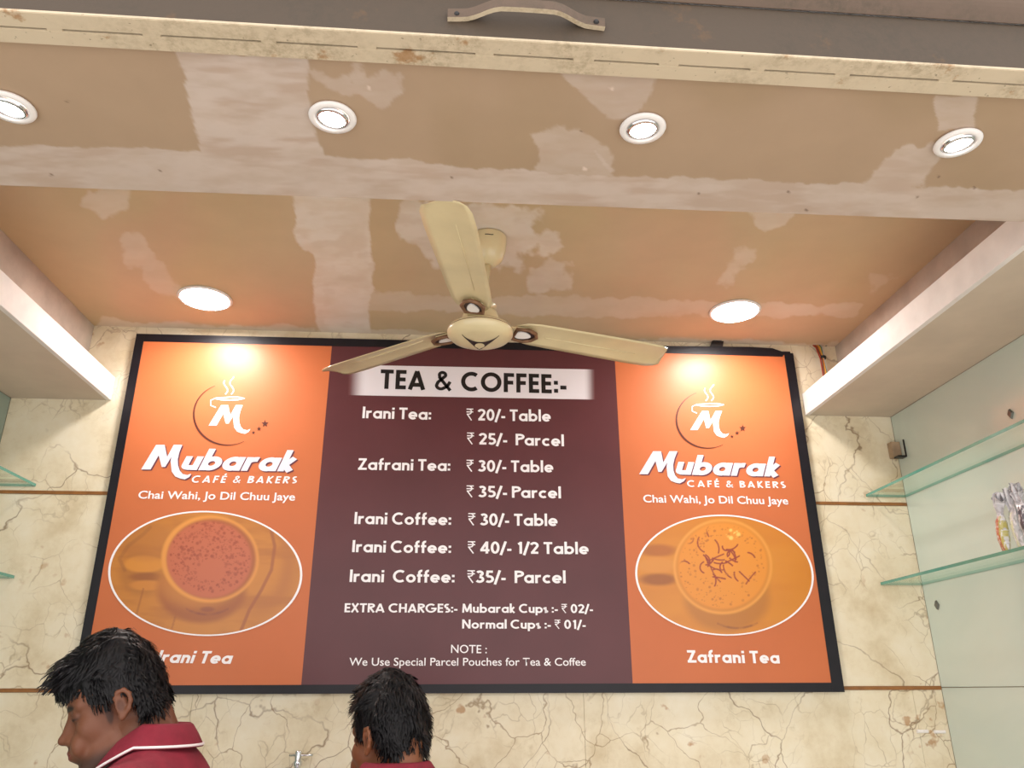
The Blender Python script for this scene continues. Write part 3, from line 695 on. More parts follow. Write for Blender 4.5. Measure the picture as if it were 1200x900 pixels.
def logo(x, y, s, mirror_half, L0, L1, c0, c1):
    """cup emblem, arc, stars; x,y = middle of the M; s scale"""
    def poly(pts, mat, lift=.0018, name='emblem'):
        bm = bmesh.new(); f = bm.faces.new([bm.verts.new(bp(x+a*s, y+b*s, lift)) for a, b in pts]); f.normal_update()
        if f.normal.y > 0: f.normal_flip()
        return bm
    def join(lst, name, mat):
        bm = bmesh.new()
        for b in lst:
            me = bpy.data.meshes.new('t'); b.to_mesh(me); b.free(); bm.from_mesh(me); bpy.data.meshes.remove(me)
        return obj(name, bm, mat, board)
    def taper(pts, ws):
        n = len(pts); L, R_ = [], []
        for i in range(n):
            a = Vector(pts[max(i-1, 0)]); b = Vector(pts[min(i+1, n-1)]); d = (b-a).normalized(); nn = Vector((-d.y, d.x)); w = ws[i]/2 if isinstance(ws, list) else ws/2
            p = Vector(pts[i]); L.append(tuple(p+nn*w)); R_.append(tuple(p-nn*w))
        bm = bmesh.new()
        l = [bm.verts.new(bp(x+a*s, y+b*s, .0018)) for a, b in L]; r = [bm.verts.new(bp(x+a*s, y+b*s, .0018)) for a, b in R_]
        for i in range(n-1):
            f = bm.faces.new((r[i], r[i+1], l[i+1], l[i])); f.normal_update()
            if f.normal.y > 0: f.normal_flip()
        return bm
    # big M with a swash leg (px offsets from its centre)
    Mp = lambda k, ox=0, oy=0: [[(ox+a*k, oy+b*k) for a, b in q] for q in (
        [(-21, 12), (-6, -12.5), (2.5, -12.5), (-11.5, 12)],
        [(-6, -12.5), (2.5, -12.5), (5.5, 2), (3.0, 9.5), (-.5, 9.5)],
        [(3.0, 9.5), (-.5, 9.5), (11.5, -12.5), (16.5, -12.5)],
        [(11.5, -12.5), (20, -12.5), (17, -5), (15.5, 2), (8.4, 4)],
        [(8.4, 4), (15.5, 2), (15.8, 8), (17.5, 13), (20.5, 16.5), (18, 21), (13, 19), (9.5, 14)],
        [(20.5, 16.5), (25, 17.5), (29, 16), (27, 19.5), (22.5, 21.8), (18, 21)])]
    join([poly(q, Wt, .0018+2e-5*i) for i, q in enumerate(Mp(.98))], 'emblem_letter', Wt)
    cup = [taper([(-14, -20), (-6, -18.6), (4, -18.2), (14, -18.6), (22, -20)], [1.2, 1.6, 1.6, 1.6, .8]),
           taper([(22, -20), (14, -21.6), (4, -21.6), (-4, -21.0), (-12, -20.6), (-18, -18), (-18, -12), (-12, -9.5)], 1.3)]
    for dx in (0, 7):
        cup.append(taper([(dx-1+2.6*math.sin(i*.8)+i*.15, -25-i*2.3) for i in range(10-(dx == 0)*2)], [.4]+[1.6]*(7+(dx == 7)*2)+[.3][:1]*(1) if False else 1.4))
    join(cup, 'steam_and_cup', Wt)
    ar = [(2+40*math.cos(math.radians(a)), -1.5+36*math.sin(math.radians(a))) for a in range(62, 252, 6)]
    n = len(ar); join([taper(ar, [max(.5, 2.4*math.sin(math.pi*i/(n-1))) for i in range(n)])], 'emblem_arc', M['brown_ink'])
    st = []
    for (a, b, r) in ((32, 20, 2.4), (38.5, 15.5, 3), (45.5, 9.5, 4.6)):
        q = [(a+(r if i % 2 == 0 else r*.42)*math.sin(math.pi*i/5), b-(r if i % 2 == 0 else r*.42)*math.cos(math.pi*i/5)) for i in range(10)]
        bm = bmesh.new(); c = bm.verts.new(bp(x+a*s, y+b*s, .0018)); vs = [bm.verts.new(bp(x+p*s, y+r_*s, .0018)) for p, r_ in q]
        for i in range(10):
            f = bm.faces.new((c, vs[i], vs[(i+1) % 10])); f.normal_update()
            if f.normal.y > 0: f.normal_flip()
        st.append(bm)
    join(st, 'star', M['brown_ink'])
    # word mark
    def word(dx, dy, mat, lift):
        (ax, ay), (bx, by) = L0, L1
        letter('ubarak', (ax+dx, ay+dy), (bx+dx, by+dy), 24*s, mat, w=.225, gap=.045, slant=.27, lift=lift, name='wordmark')
        k = 1.18*s; mxx = ax-20*s+dx; myy = ay-14.5*s+dy; bl = []
        for i, q in enumerate(Mp(k, 0, 0)):
            bm = bmesh.new(); f = bm.faces.new([bm.verts.new(bp(mxx+a, myy+b, lift+2e-5*i)) for a, b in q]); f.normal_update()
            if f.normal.y > 0: f.normal_flip()
            bl.append(bm)
        join(bl, 'wordmark', mat)
    word(1.5, 1.3, M['shadow_ink'], .0012); word(0, 0, M['lilac_ink'], .0020)
    letter('CAFÉ & BAKERS', c0, c1, 8.2*s, Wt, w=.18, gap=.30, space=.45, slant=.15*(s > .98))
logo(265, 487, 1.0, 0, (210, 550.5), (342, 552.5), (223.5, 565.5), (347, 566.5))
logo(828, 493, .93, 0, (790.5, 556), (911.5, 558.5), (805.5, 570.5), (921, 572))
letter('Irani Tea', (183, 776.5), (270, 778), 14.5, Wt, w=.20, gap=.085, space=.30, slant=.2)
letter('Zafrani Tea', (806, 776.5), (914, 777.5), 14.5, Wt, w=.20, gap=.085, space=.30)

# ---------------- the two printed cup photographs (colour paint on a fine mesh)
def oval(cx, cy, rx, ry, fn, tilt=0):
    nr, na = 120, 420
    R_ = np.linspace(0, 1, nr)[:, None]**.8; A_ = np.linspace(0, 2*np.pi, na)[None, :]
    x = rx*R_*np.cos(A_); y = ry*R_*np.sin(A_); ct, st_ = math.cos(tilt), math.sin(tilt)
    x, y = cx+x*ct-y*st_, cy+x*st_+y*ct
    d = FW+RT*((x-600)/FPX)[..., None]-UP*((y-450)/FPX)[..., None]; tt = (YB-.0011)/d[..., 1]
    P = d*tt[..., None]+np.array([0, 0, EYE]); C = fn(x, y)
    grid_mesh('cup_picture', P, C, attr_mat('cup_print', .3, .5, .0, coat=.3, bump=0), board)
    bm = bmesh.new(); n = 96
    def ring(k): return [bp(cx+rx*k*math.cos(a)*ct-ry*k*math.sin(a)*st_, cy+rx*k*math.cos(a)*st_+ry*k*math.sin(a)*ct, .0016) for a in [2*math.pi*i/n for i in range(n)]]
    a = [bm.verts.new(p) for p in ring(.988)]; b = [bm.verts.new(p) for p in ring(1.012)]
    for i in range(n): bm.faces.new((a[i], a[(i+1) % n], b[(i+1) % n], b[i]))
    for f in bm.faces:
        f.normal_update()
        if f.normal.y > 0: f.normal_flip()
    obj('oval_outline', bm, Wt, board)
def el(x, y, cx, cy, rx, ry, soft=.04):
    d = np.hypot((x-cx)/rx, (y-cy)/ry); return 1-sstep(1-soft, 1+soft, d)
def bubbles(x, y, n, cx, cy, rx, ry, seed, rmax=3.0, clear=None):
    g = np.random.default_rng(seed); m = np.zeros(x.shape)
    for i in range(n):
        a = g.random()*6.283; q = g.random()**.5; bx, by = cx+rx*q*math.cos(a), cy+ry*q*math.sin(a)
        if clear and math.hypot((bx-clear[0])/clear[2], (by-clear[1])/clear[3]) < 1: continue
        r = .7+(rmax-.7)*g.random()**3; m = np.maximum(m, (1-sstep(r*.5, r*1.15, np.hypot(x-bx, y-by)))*(.5+.5*g.random()))
    return m
def stroke(x, y, pts, r):
    m = np.zeros(x.shape)
    for (a, b), (c, d) in zip(pts, pts[1:]):
        t = np.clip(((x-a)*(c-a)+(y-b)*(d-b))/((c-a)**2+(d-b)**2), 0, 1); m = np.maximum(m, 1-sstep(r*.4, r*1.3, np.hypot(x-a-t*(c-a), y-b-t*(d-b))))
    return m
def tea(x, y):
    C = np.ones(x.shape+(3,))*lin((196, 124, 44))
    C = mixc(C, lin((170, 98, 34)), sstep(-.1, .25, vnoise(x*.4, y*2, 30, 3))*.7)
    C = mixc(C, lin((176, 104, 40)), el(x, y, 300, 660, 46, 60, .3)*(1-el(x, y, 292, 655, 40, 56, .2))*.9)
    C = mixc(C, lin((160, 96, 30)), el(x, y, 166, 672, 26, 26, .25)*.6)
    C = mixc(C, lin((208, 134, 44)), el(x, y, 169, 661, 24, 10, .2)); C = mixc(C, lin((150, 84, 30)), el(x, y, 172, 676, 20, 5, .4)*.9); C = mixc(C, lin((206, 130, 46)), el(x, y, 172, 686, 20, 6, .3)*.8)
    C = mixc(C, lin((156, 84, 40)), stroke(x, y, [(317, 618), (322, 640), (318, 668), (306, 692), (292, 715), (282, 740)], 2.2)*.8)
    C = mixc(C, lin((150, 84, 34)), (stroke(x, y, [(206, 720), (200, 742)], 1.2)+stroke(x, y, [(168, 690), (160, 720)], 1.2))*.6)
    C = mixc(C, lin((176, 108, 44)), el(x, y, 174, 634, 34, 22, .3)*.6); C = mixc(C, lin((140, 80, 36)), stroke(x, y, [(146, 668), (140, 655), (150, 640), (168, 626), (176, 618)], 2.5)*.35)
    C = mixc(C, lin((160, 88, 34)), el(x, y, 236, 692, 52, 38, .12)); C = mixc(C, lin((214, 138, 52)), el(x, y, 232, 682, 46, 30, .3)*.5)
    C = mixc(C, lin((222, 148, 62)), el(x, y, 246, 655, 57, 51, .04))
    C = mixc(C, lin((166, 88, 40)), el(x, y, 248, 655, 52, 47, .06))
    T = lin((190, 98, 62)); C = mixc(C, T, el(x, y, 245, 656, 49.5, 45, .06))
    ins = el(x, y, 245, 656, 50, 45, .04)
    C = mixc(C, lin((150, 62, 34)), bubbles(x, y, 620, 246, 652, 47, 42, 5, 2.5, (248, 668, 17, 13))*ins*.85)
    C = mixc(C, lin((120, 50, 40)), np.clip(1-sstep(.5, 2.2, np.abs(y-(720-((x-243)/24)**2*6))), 0, 1)*(np.abs(x-243) < 25)*(.45+vnoise(x, y, 4, 6))*.9)
    C = mixc(C, lin((120, 50, 40)), el(x, y, 243, 714, 8, 3, .4)*.5)
    return C
def saffron(x, y):
    C = np.ones(x.shape+(3,))*lin((204, 126, 38))
    C = mixc(C, lin((214, 140, 44)), sstep(-.1, .25, vnoise(x*.3, y, 50, 13))*.6)
    C = mixc(C, lin((160, 84, 34)), el(x, y, 771, 645, 22, 7, .4)*.7); C = mixc(C, lin((140, 74, 28)), el(x, y, 772, 679, 22, 7, .4)*.8)
    C = mixc(C, lin((212, 140, 60)), el(x, y, 770, 662, 24, 9, .3)*.7)
    C = mixc(C, lin((176, 110, 40)), el(x, y, 852, 700, 50, 40, .15)*.8)
    C = mixc(C, lin((224, 152, 62)), el(x, y, 847, 664, 58, 56, .03)); C = mixc(C, lin((196, 120, 38)), el(x, y, 847, 664, 54.5, 52.5, .04))
    C = mixc(C, lin((222, 140, 42)), el(x, y, 847, 663, 53, 51, .06))
    C = mixc(C, lin((176, 96, 30)), bubbles(x, y, 330, 846, 663, 50, 48, 15, 2.0, (852, 658, 32, 30))*.8)
    C = mixc(C, lin((246, 206, 110)), bubbles(x, y, 12, 858, 626, 8, 5, 9, 3)*.8)
    g = np.random.default_rng(33); m = np.zeros(x.shape)
    for i in range(34):
        sx, sy = 845+g.normal()*19, 660+g.normal()*14; a = g.random()*6.28; L = 8+14*g.random(); cv = g.normal()*.12
        for k in range(14):
            m = np.maximum(m, 1-sstep(.5, 1.25, np.hypot(x-sx, y-sy))); sx += math.cos(a)*L/14; sy += math.sin(a)*L/14; a += cv
    C = mixc(C, lin((140, 36, 22)), m*el(x, y, 847, 664, 48, 46, .1)*.95)
    C = mixc(C, lin((120, 60, 40)), (1-sstep(.5, 2.0, np.abs(y-(736-((x-864)/24)**2*6))))*(np.abs(x-864) < 24)*(.45+vnoise(x, y, 4, 6))*.9)
    return C
oval(240.5, 672, 112.5, 72.5, tea, .02); oval(849, 674, 103.5, 70, saffron, .05)
# folded tape lug on the top edge
e = empty('tape_lug', at(840, 402, 'y', YB), 'small folded black tape lug above the right top edge of the board', 'tape')
bm = bmesh.new(); q = [bp(a, b, .003) for a, b in ((832, 406), (836, 396), (849, 394.5), (847, 406.5))]; prism(bm, [(p.x, p.y+.004, p.z) for p in q], [tuple(p) for p in q])
q = [bp(a, b, .008) for a, b in ((834, 401), (846, 399), (850, 394), (838, 395.5))]; prism(bm, [(p.x, p.y+.004, p.z) for p in q], [tuple(p) for p in q]); obj('fold', bm, M['black'], e)

# ================================================================ CEILING FAN
def fan():
    hx, hy = .060, 1.968; zb = EYE+.952
    e = empty('ceiling_fan', (hx, hy, ZC), 'ivory three-blade ceiling fan hanging in front of the menu board', 'fan')
    F = M['fan']; c = (hx, hy, 0)
    bm = bmesh.new(); lathe(bm, [(.0, ZC-.001), (.052, ZC-.001), (.054, ZC-.008), (.050, ZC-.045), (.040, ZC-.075), (.022, ZC-.092), (.0, ZC-.092)], (hx+.02, hy, 0)); can = obj('canopy', bm, F, e, True)
    bm = bmesh.new()
    q = [(hx+.02-.012+.024*i/6, hy-.0535, ZC-.022+.0006*math.sin(i)) for i in range(7)]; tube(bm, q, .0012, 5); obj('mark', bm, M['fan_black'], can)
    bm = bmesh.new(); tube(bm, [(hx+.018, hy, ZC-.08), (hx+.002, hy, zb+.06)], .0125, 16); obj('down_rod', bm, F, e, True)
    bm = bmesh.new(); lathe(bm, [(.0, zb+.085), (.02, zb+.083), (.026, zb+.06), (.045, zb+.046), (.0, zb+.030)], c); obj('lower_canopy', bm, F, e, True)
    bm = bmesh.new(); lathe(bm, [(0, zb+.040), (.030, zb+.040), (.046, zb+.030), (.052, zb+.008), (.054, zb-.012), (.060, zb-.021), (.0, zb-.021)], c, seg=56); obj('motor_housing', bm, F, e, True)
    bm = bmesh.new(); lathe(bm, [(.070, zb-.020), (.0875, zb-.022), (.091, zb-.030), (.090, zb-.040), (.080, zb-.050), (.055, zb-.0565), (.0, zb-.058)], c, seg=56); cap = obj('bottom_cover', bm, F, e, True)
    # emblem: dark winged chevron with oval centre, facing the front of the shop
    def under(x, y, d=.0008):
        r = math.hypot(x, y); z = np.interp(r, [0, .055, .080, .090], [zb-.058, zb-.0565, zb-.050, zb-.040]); return (hx+x, hy+y, z-d)
    bm = bmesh.new(); up, lo = [], []
    for i in range(21):
        u = -1+i/10; x = .050*u
        up.append(bm.verts.new(under(x, -.036+.042*(1-u*u), .001))); lo.append(bm.verts.new(under(x, -.033+.100*(1-abs(u)), .001)))
    for i in range(20): bm.faces.new((up[i], up[i+1], lo[i+1], lo[i]))
    obj('emblem', bm, M['fan_black'], cap)
    bm = bmesh.new(); vs = [bm.verts.new(under(.0135*math.cos(a), .028+.018*math.sin(a), .0022)) for a in [2*math.pi*i/20 for i in range(20)]]; bm.faces.new(vs); obj('emblem_oval', bm, F, cap)
    bm = bmesh.new(); lathe(bm, [(.0905, zb-.0285), (.0915, zb-.030), (.0905, zb-.0315)], c, seg=56); obj('cover_seam', bm, M['fan_dark'], cap, True)
    for ang in (18.7, 140.4, 260.6):
        Rz = Matrix.Rotation(math.radians(ang), 4, 'Z'); Rt = Matrix.Rotation(math.radians(-9), 4, 'X')
        T0 = Matrix.Translation((hx, hy, zb)) @ Rz @ Rt
        # blade outline (local x radial, y across)
        rs = [.098, .125, .16, .22, .32, .42, .50, .555, .58, .592]; ws = [.030, .046, .053, .055, .057, .059, .060, .058, .050, .036]; sh = [0, 0, 0, 0, 0, 0, 0, .002, .006, .012]
        bm = bmesh.new(); tops = []; bots = []
        for r_, w_, s_ in zip(rs, ws, sh):
            row = []; row2 = []
            for j in range(9):
                v = -1+j/4; y = v*w_+s_*0; camb = .006*(1-v*v); rr = r_-(s_ if v < 0 else -s_*.3)*abs(v)
                row.append(bm.verts.new(T0@Vector((rr, y, camb-.012)))); row2.append(bm.verts.new(T0@Vector((rr, y, camb-.0105))))
            bots.append(row); tops.append(row2)
        for R1, flip in ((bots, 1), (tops, 0)):
            for a, b in zip(R1, R1[1:]):
                for j in range(8):
                    q = (a[j], b[j], b[j+1], a[j+1]); bm.faces.new(q[::-1] if not flip else q)
        def rim(a, b, c_, d): bm.faces.new((a, b, c_, d))
        for i in range(len(rs)-1):
            rim(bots[i][0], tops[i][0], tops[i+1][0], bots[i+1][0]); rim(bots[i+1][8], tops[i+1][8], tops[i][8], bots[i][8])
        for j in range(8): rim(bots[0][j], bots[0][j+1], tops[0][j+1], tops[0][j]); rim(bots[-1][j+1], bots[-1][j], tops[-1][j], tops[-1][j+1])
        bmesh.ops.recalc_face_normals(bm, faces=list(bm.faces)); bl = obj('blade', bm, F, e, True)
        bm = bmesh.new()                                   # pressed rib along the blade
        tube(bm, [T0@Vector((x, .012, -.0068)) for x in (.20, .3, .4, .5)], [.0008, .0016, .0016, .0008], 6); obj('rib', bm, F, bl, True)
        bm = bmesh.new()                                   # blade holder arm
        prism(bm, [T0@Vector(p) for p in ((.045, -.020, -.020), (.045, .020, -.020), (.14, .028, -.018), (.165, .0, -.018), (.14, -.028, -.018))], [T0@Vector(p) for p in ((.045, -.020, -.013), (.045, .020, -.013), (.14, .028, -.012), (.165, .0, -.012), (.14, -.028, -.012))])
        hd = obj('blade_holder', bm, F, e)
        bm = bmesh.new(); L = [(.100, -.024), (.102, .024), (.135, .029), (.158, .018), (.168, 0), (.158, -.018), (.135, -.029)]
        tube(bm, [T0@Vector((a, b, -.0205)) for a, b in L], .0055, 8, True); obj('holder_trim', bm, M['fan_dark'], hd, True)
        bm = bmesh.new(); q = [T0@Vector((.126+.024*math.cos(a), .013*math.sin(a)*(1.2-.4*math.cos(a)), -.0225)) for a in [2*math.pi*i/18 for i in range(18)]]
        prism(bm, [p+Vector((0, 0, .004)) for p in q], q); obj('holder_badge', bm, M['trim_white'], hd)
        bm = bmesh.new(); q = [T0@Vector(p) for p in ((.098, -.022, -.0195), (.098, .022, -.0195), (.133, .026, -.0195), (.156, .014, -.0195), (.163, 0, -.0195), (.156, -.014, -.0195), (.133, -.026, -.0195))]
        bm.faces.new([bm.verts.new(p) for p in q]); obj('holder_recess', bm, M['fan_black'], hd)
fan()

# ================================================================ FOIL PACKETS on the lower right shelf
def packet(x, y, w, h, rot, cols, label, lean, seed):
    g = np.random.default_rng(seed); z0 = EYE+.335+.0095; nu, nv = 72, 80
    U = np.linspace(0, 2*np.pi, nu, endpoint=True)[None, :]; V = np.linspace(0, 1, nv)[:, None]
    w *= .72; th = .012*np.sin(np.pi*np.clip(V/.72, 0, 1))**.6*(V < .72)+.002
    wid = w/2*(1-.18*sstep(.6, .8, V)+.22*sstep(.82, 1, V))
    cr = vnoise(V*70+seed, np.cos(U)*20+np.sin(U)*9, 5, seed, 3)*.011*(.35+V)
    lx = np.cos(U)*(wid+cr); ly = np.sign(np.sin(U))*np.abs(np.sin(U))**.7*(th+np.abs(cr)*.5)+.010*np.sin(np.cos(U)*7+V*9+seed)*sstep(.62, .95, V)
    lz = V*h+0*U+cr*1.5*V+.012*np.sin(U*3+seed)*sstep(.9, 1, V)
    lx = lx+lean*V**2*.05
    ca, sa = math.cos(rot), math.sin(rot); P = np.stack([x+lx*ca-ly*sa, y+lx*sa+ly*ca, z0+lz], -1)
    # colours: vertical stripe print in the lower part, foil above
    u = np.cos(U)+0*V; C = np.ones(P.shape)*lin((206, 204, 210))
    body = (V < .66)*(np.ones_like(u)); nz = vnoise(u*9+30+seed, V*22+0*u, 3, seed+3, 3)
    for k, (a, b, cc) in enumerate(cols): C = mixc(C, lin(cc), body*((u+nz*.25 > a) & (u+nz*.25 < b)))
    C = mixc(C, lin((60, 60, 66)), sstep(.18, .3, vnoise(u*22+seed, V*60, 3, seed+9, 3))*.6)
    C = mixc(C, lin((240, 238, 242)), sstep(.06, .14, vnoise(u*20+5, V*70, 3, seed+19, 3))*.8)
    e = empty('snack_packet', (x, y, z0), label, 'packet', 'foil snack packets on the lower right shelf')
    m = FOIL; grid_mesh('pouch', P, C, m, e, True)
    bm = bmesh.new(); ztop = z0+h*1.0; rows_ = []
    for i in range(9):
        v = -1+i/4; xx = lean*.05+v*w*.56; yy = .008*math.sin(v*7+seed)
        rows_.append((bm.verts.new((x+xx*ca-yy*sa, y+xx*sa+yy*ca, ztop-.012)), bm.verts.new((x+xx*ca-(yy+.006*math.cos(v*9))*sa, y+xx*sa+(yy+.006*math.cos(v*9))*ca, ztop+.010+.006*math.sin(v*11+seed)))))
    for a, b in zip(rows_, rows_[1:]): bm.faces.new((a[0], b[0], b[1], a[1]))
    geom = bmesh.ops.solidify(bm, geom=list(bm.faces), thickness=.0008); obj('top_seal', bm, M['silver'], e)
FOIL = attr_mat('printed_foil', .3, .7, .05, coat=.6, coat_rough=.1, bump=.5, bscale=120)
packet(1.481, 2.032, .050, .142, 1.3, [(-1, -.55, (200, 190, 110)), (-.55, .6, (196, 106, 70)), (.6, 1.1, (222, 140, 50))], 'leftmost foil packet of the bunch, orange and brown print', -.5, 3)
packet(1.492, 1.982, .046, .150, 1.5, [(-1, -.2, (196, 198, 200)), (-.2, .5, (212, 218, 180)), (.5, 1.1, (166, 168, 172))], 'pale silver foil packet beside the orange one', .2, 8)
packet(1.483, 1.932, .046, .156, 1.45, [(-1, -.3, (90, 92, 104)), (-.3, .4, (60, 62, 78)), (.4, 1.1, (190, 190, 196))], 'dark grey and silver foil packet in the middle of the bunch', .4, 14)
packet(1.497, 1.882, .048, .150, 1.6, [(-1, .0, (200, 140, 124)), (.0, .6, (226, 190, 186)), (.6, 1.1, (176, 96, 80))], 'pinkish foil packet right of the dark grey one', -.1, 21)
packet(1.483, 1.832, .048, .152, 1.4, [(-1, .1, (210, 180, 180)), (.1, 1.1, (186, 120, 90))], 'rose and copper foil packet at the photo edge', .3, 27)
packet(1.535, 1.945, .052, .162, 1.5, [(-1, 1.1, (206, 206, 212))], 'plain silver foil packet standing behind the bunch', -.3, 31)

# ================================================================ PEOPLE (signed distance fields, surface nets)
def axis_grid(segs):
    out = [segs[0][0]]
    for a, b, s in segs:
        n = max(1, int(round((b-a)/s))); out += list(a+(b-a)*np.arange(1, n+1)/n)
    return np.array(out, np.float32)
def surface_nets(F, gx, gy, gz):
    ins = F < 0; nx, ny, nz = F.shape
    s = [ins[i:nx-1+i, j:ny-1+j, k:nz-1+k] for i in (0, 1) for j in (0, 1) for k in (0, 1)]
    cnt = sum(a.astype(np.int8) for a in s); cell = (cnt > 0) & (cnt < 8)
    ci = np.argwhere(cell); idm = -np.ones(cell.shape, np.int64); idm[cell] = np.arange(len(ci))
    acc = np.zeros((len(ci), 3)); num = np.zeros(len(ci)); G = (gx, gy, gz)
    cor = [(i, j, k) for i in (0, 1) for j in (0, 1) for k in (0, 1)]
    def val(c): return F[ci[:, 0]+c[0], ci[:, 1]+c[1], ci[:, 2]+c[2]]
    def pos(c): return np.stack([gx[ci[:, 0]+c[0]], gy[ci[:, 1]+c[1]], gz[ci[:, 2]+c[2]]], 1)
    for a in cor:
        for ax in range(3):
            if a[ax]: continue
            b = list(a); b[ax] = 1; va, vb = val(a), val(b); m = (va < 0) != (vb < 0)
            t = np.where(m, va/(va-vb+1e-20), 0); p = pos(a)+(pos(b)-pos(a))*t[:, None]; acc += p*m[:, None]; num += m
    V = acc/num[:, None]; Q = []
    for ax in range(3):
        sl0 = [slice(None)]*3; sl1 = [slice(None)]*3; sl0[ax] = slice(0, -1); sl1[ax] = slice(1, None)
        A, B = ins[tuple(sl0)], ins[tuple(sl1)]; e = np.argwhere(A != B)
        o1, o2 = [k for k in range(3) if k != ax]
        ok = (e[:, o1] > 0) & (e[:, o2] > 0) & (e[:, o1] < F.shape[o1]-1) & (e[:, o2] < F.shape[o2]-1); e = e[ok]
        def cid(d1, d2):
            c = e.copy(); c[:, o1] -= d1; c[:, o2] -= d2; return idm[c[:, 0], c[:, 1], c[:, 2]]
        q = np.stack([cid(1, 1), cid(0, 1), cid(0, 0), cid(1, 0)], 1)
        fl = A[e[:, 0], e[:, 1], e[:, 2]]
        if ax == 1: fl = ~fl
        q[~fl] = q[~fl][:, ::-1]; Q.append(q)
    return V, np.concatenate(Q)
class Field:
    def __init__(s, gx, gy, gz, M_=None):
        s.g = (gx, gy, gz); s.F = np.full((len(gx), len(gy), len(gz)), 1.0, np.float32)
    def sub(s, lo, hi):
        return tuple(slice(max(0, np.searchsorted(g, a)-1), np.searchsorted(g, b)+2) for g, a, b in zip(s.g, lo, hi))
    def pts(s, sl): return np.meshgrid(*[g[q] for g, q in zip(s.g, sl)], indexing='ij')
    def add(s, fn, lo, hi, k=.012, op='u'):
        sl = s.sub(lo, hi)
        if any(q.stop-q.start < 2 for q in sl): return
        x, y, z = s.pts(sl); d = fn(x, y, z); A = s.F[sl]
        if op == 'u': h = np.clip(.5+.5*(A-d)/k, 0, 1); s.F[sl] = A*(1-h)+d*h-k*h*(1-h)
        else: d = -d; h = np.clip(.5+.5*(d-A)/k, 0, 1); s.F[sl] = A*(1-h)+d*h+k*h*(1-h)
class Shape:
    """adds primitives, in a frame given by matrix T (3x4 numpy world<-local)"""
    def __init__(s, field, T=None, grow=0.): s.f = field; s.T = np.eye(4) if T is None else T; s.inv = np.linalg.inv(s.T); s.grow = grow
    def W(s, p): return (s.T@np.array([*p, 1.]))[:3]
    def loc(s, x, y, z): I = s.inv; return [I[i, 0]*x+I[i, 1]*y+I[i, 2]*z+I[i, 3] for i in range(3)]
    def ell(s, c, r, k=.012, op='u', rot=None):
        r = np.array(r)+s.grow; w = s.W(c); R_ = max(r)+k*2+.012; c = np.array(c)
        def fn(x, y, z):
            a, b, d = s.loc(x, y, z); a = a-c[0]; b = b-c[1]; d = d-c[2]
            if rot is not None: a, b, d = [rot[0][i]*a+rot[1][i]*b+rot[2][i]*d for i in range(3)]
            k0 = np.sqrt((a/r[0])**2+(b/r[1])**2+(d/r[2])**2); k1 = np.sqrt((a/r[0]**2)**2+(b/r[1]**2)**2+(d/r[2]**2)**2)
            return (k0*(k0-1)/(k1+1e-9)).astype(np.float32)
        s.f.add(fn, w-R_, w+R_, k, op)
    def cap(s, a, b, ra, rb, k=.012, op='u'):
        ra += s.grow; rb += s.grow; A, B = np.array(a, float), np.array(b, float); wa, wb = s.W(a), s.W(b); R_ = max(ra, rb)+k*2+.012; d = B-A; L2 = d@d+1e-12
        def fn(x, y, z):
            p, q, r = s.loc(x, y, z); t = np.clip(((p-A[0])*d[0]+(q-A[1])*d[1]+(r-A[2])*d[2])/L2, 0, 1)
            return (np.sqrt((p-A[0]-t*d[0])**2+(q-A[1]-t*d[1])**2+(r-A[2]-t*d[2])**2)-(ra+(rb-ra)*t)).astype(np.float32)
        s.f.add(fn, np.minimum(wa, wb)-R_, np.maximum(wa, wb)+R_, k, op)
def rotx(a): c, s_ = math.cos(a), math.sin(a); return np.array([[1, 0, 0, 0], [0, c, -s_, 0], [0, s_, c, 0], [0, 0, 0, 1.]])
def rotz(a): c, s_ = math.cos(a), math.sin(a); return np.array([[c, -s_, 0, 0], [s_, c, 0, 0], [0, 0, 1, 0], [0, 0, 0, 1.]])
def roty(a): c, s_ = math.cos(a), math.sin(a); return np.array([[c, 0, s_, 0], [0, 1, 0, 0], [-s_, 0, c, 0], [0, 0, 0, 1.]])
def trans(v): m = np.eye(4); m[:3, 3] = v; return m

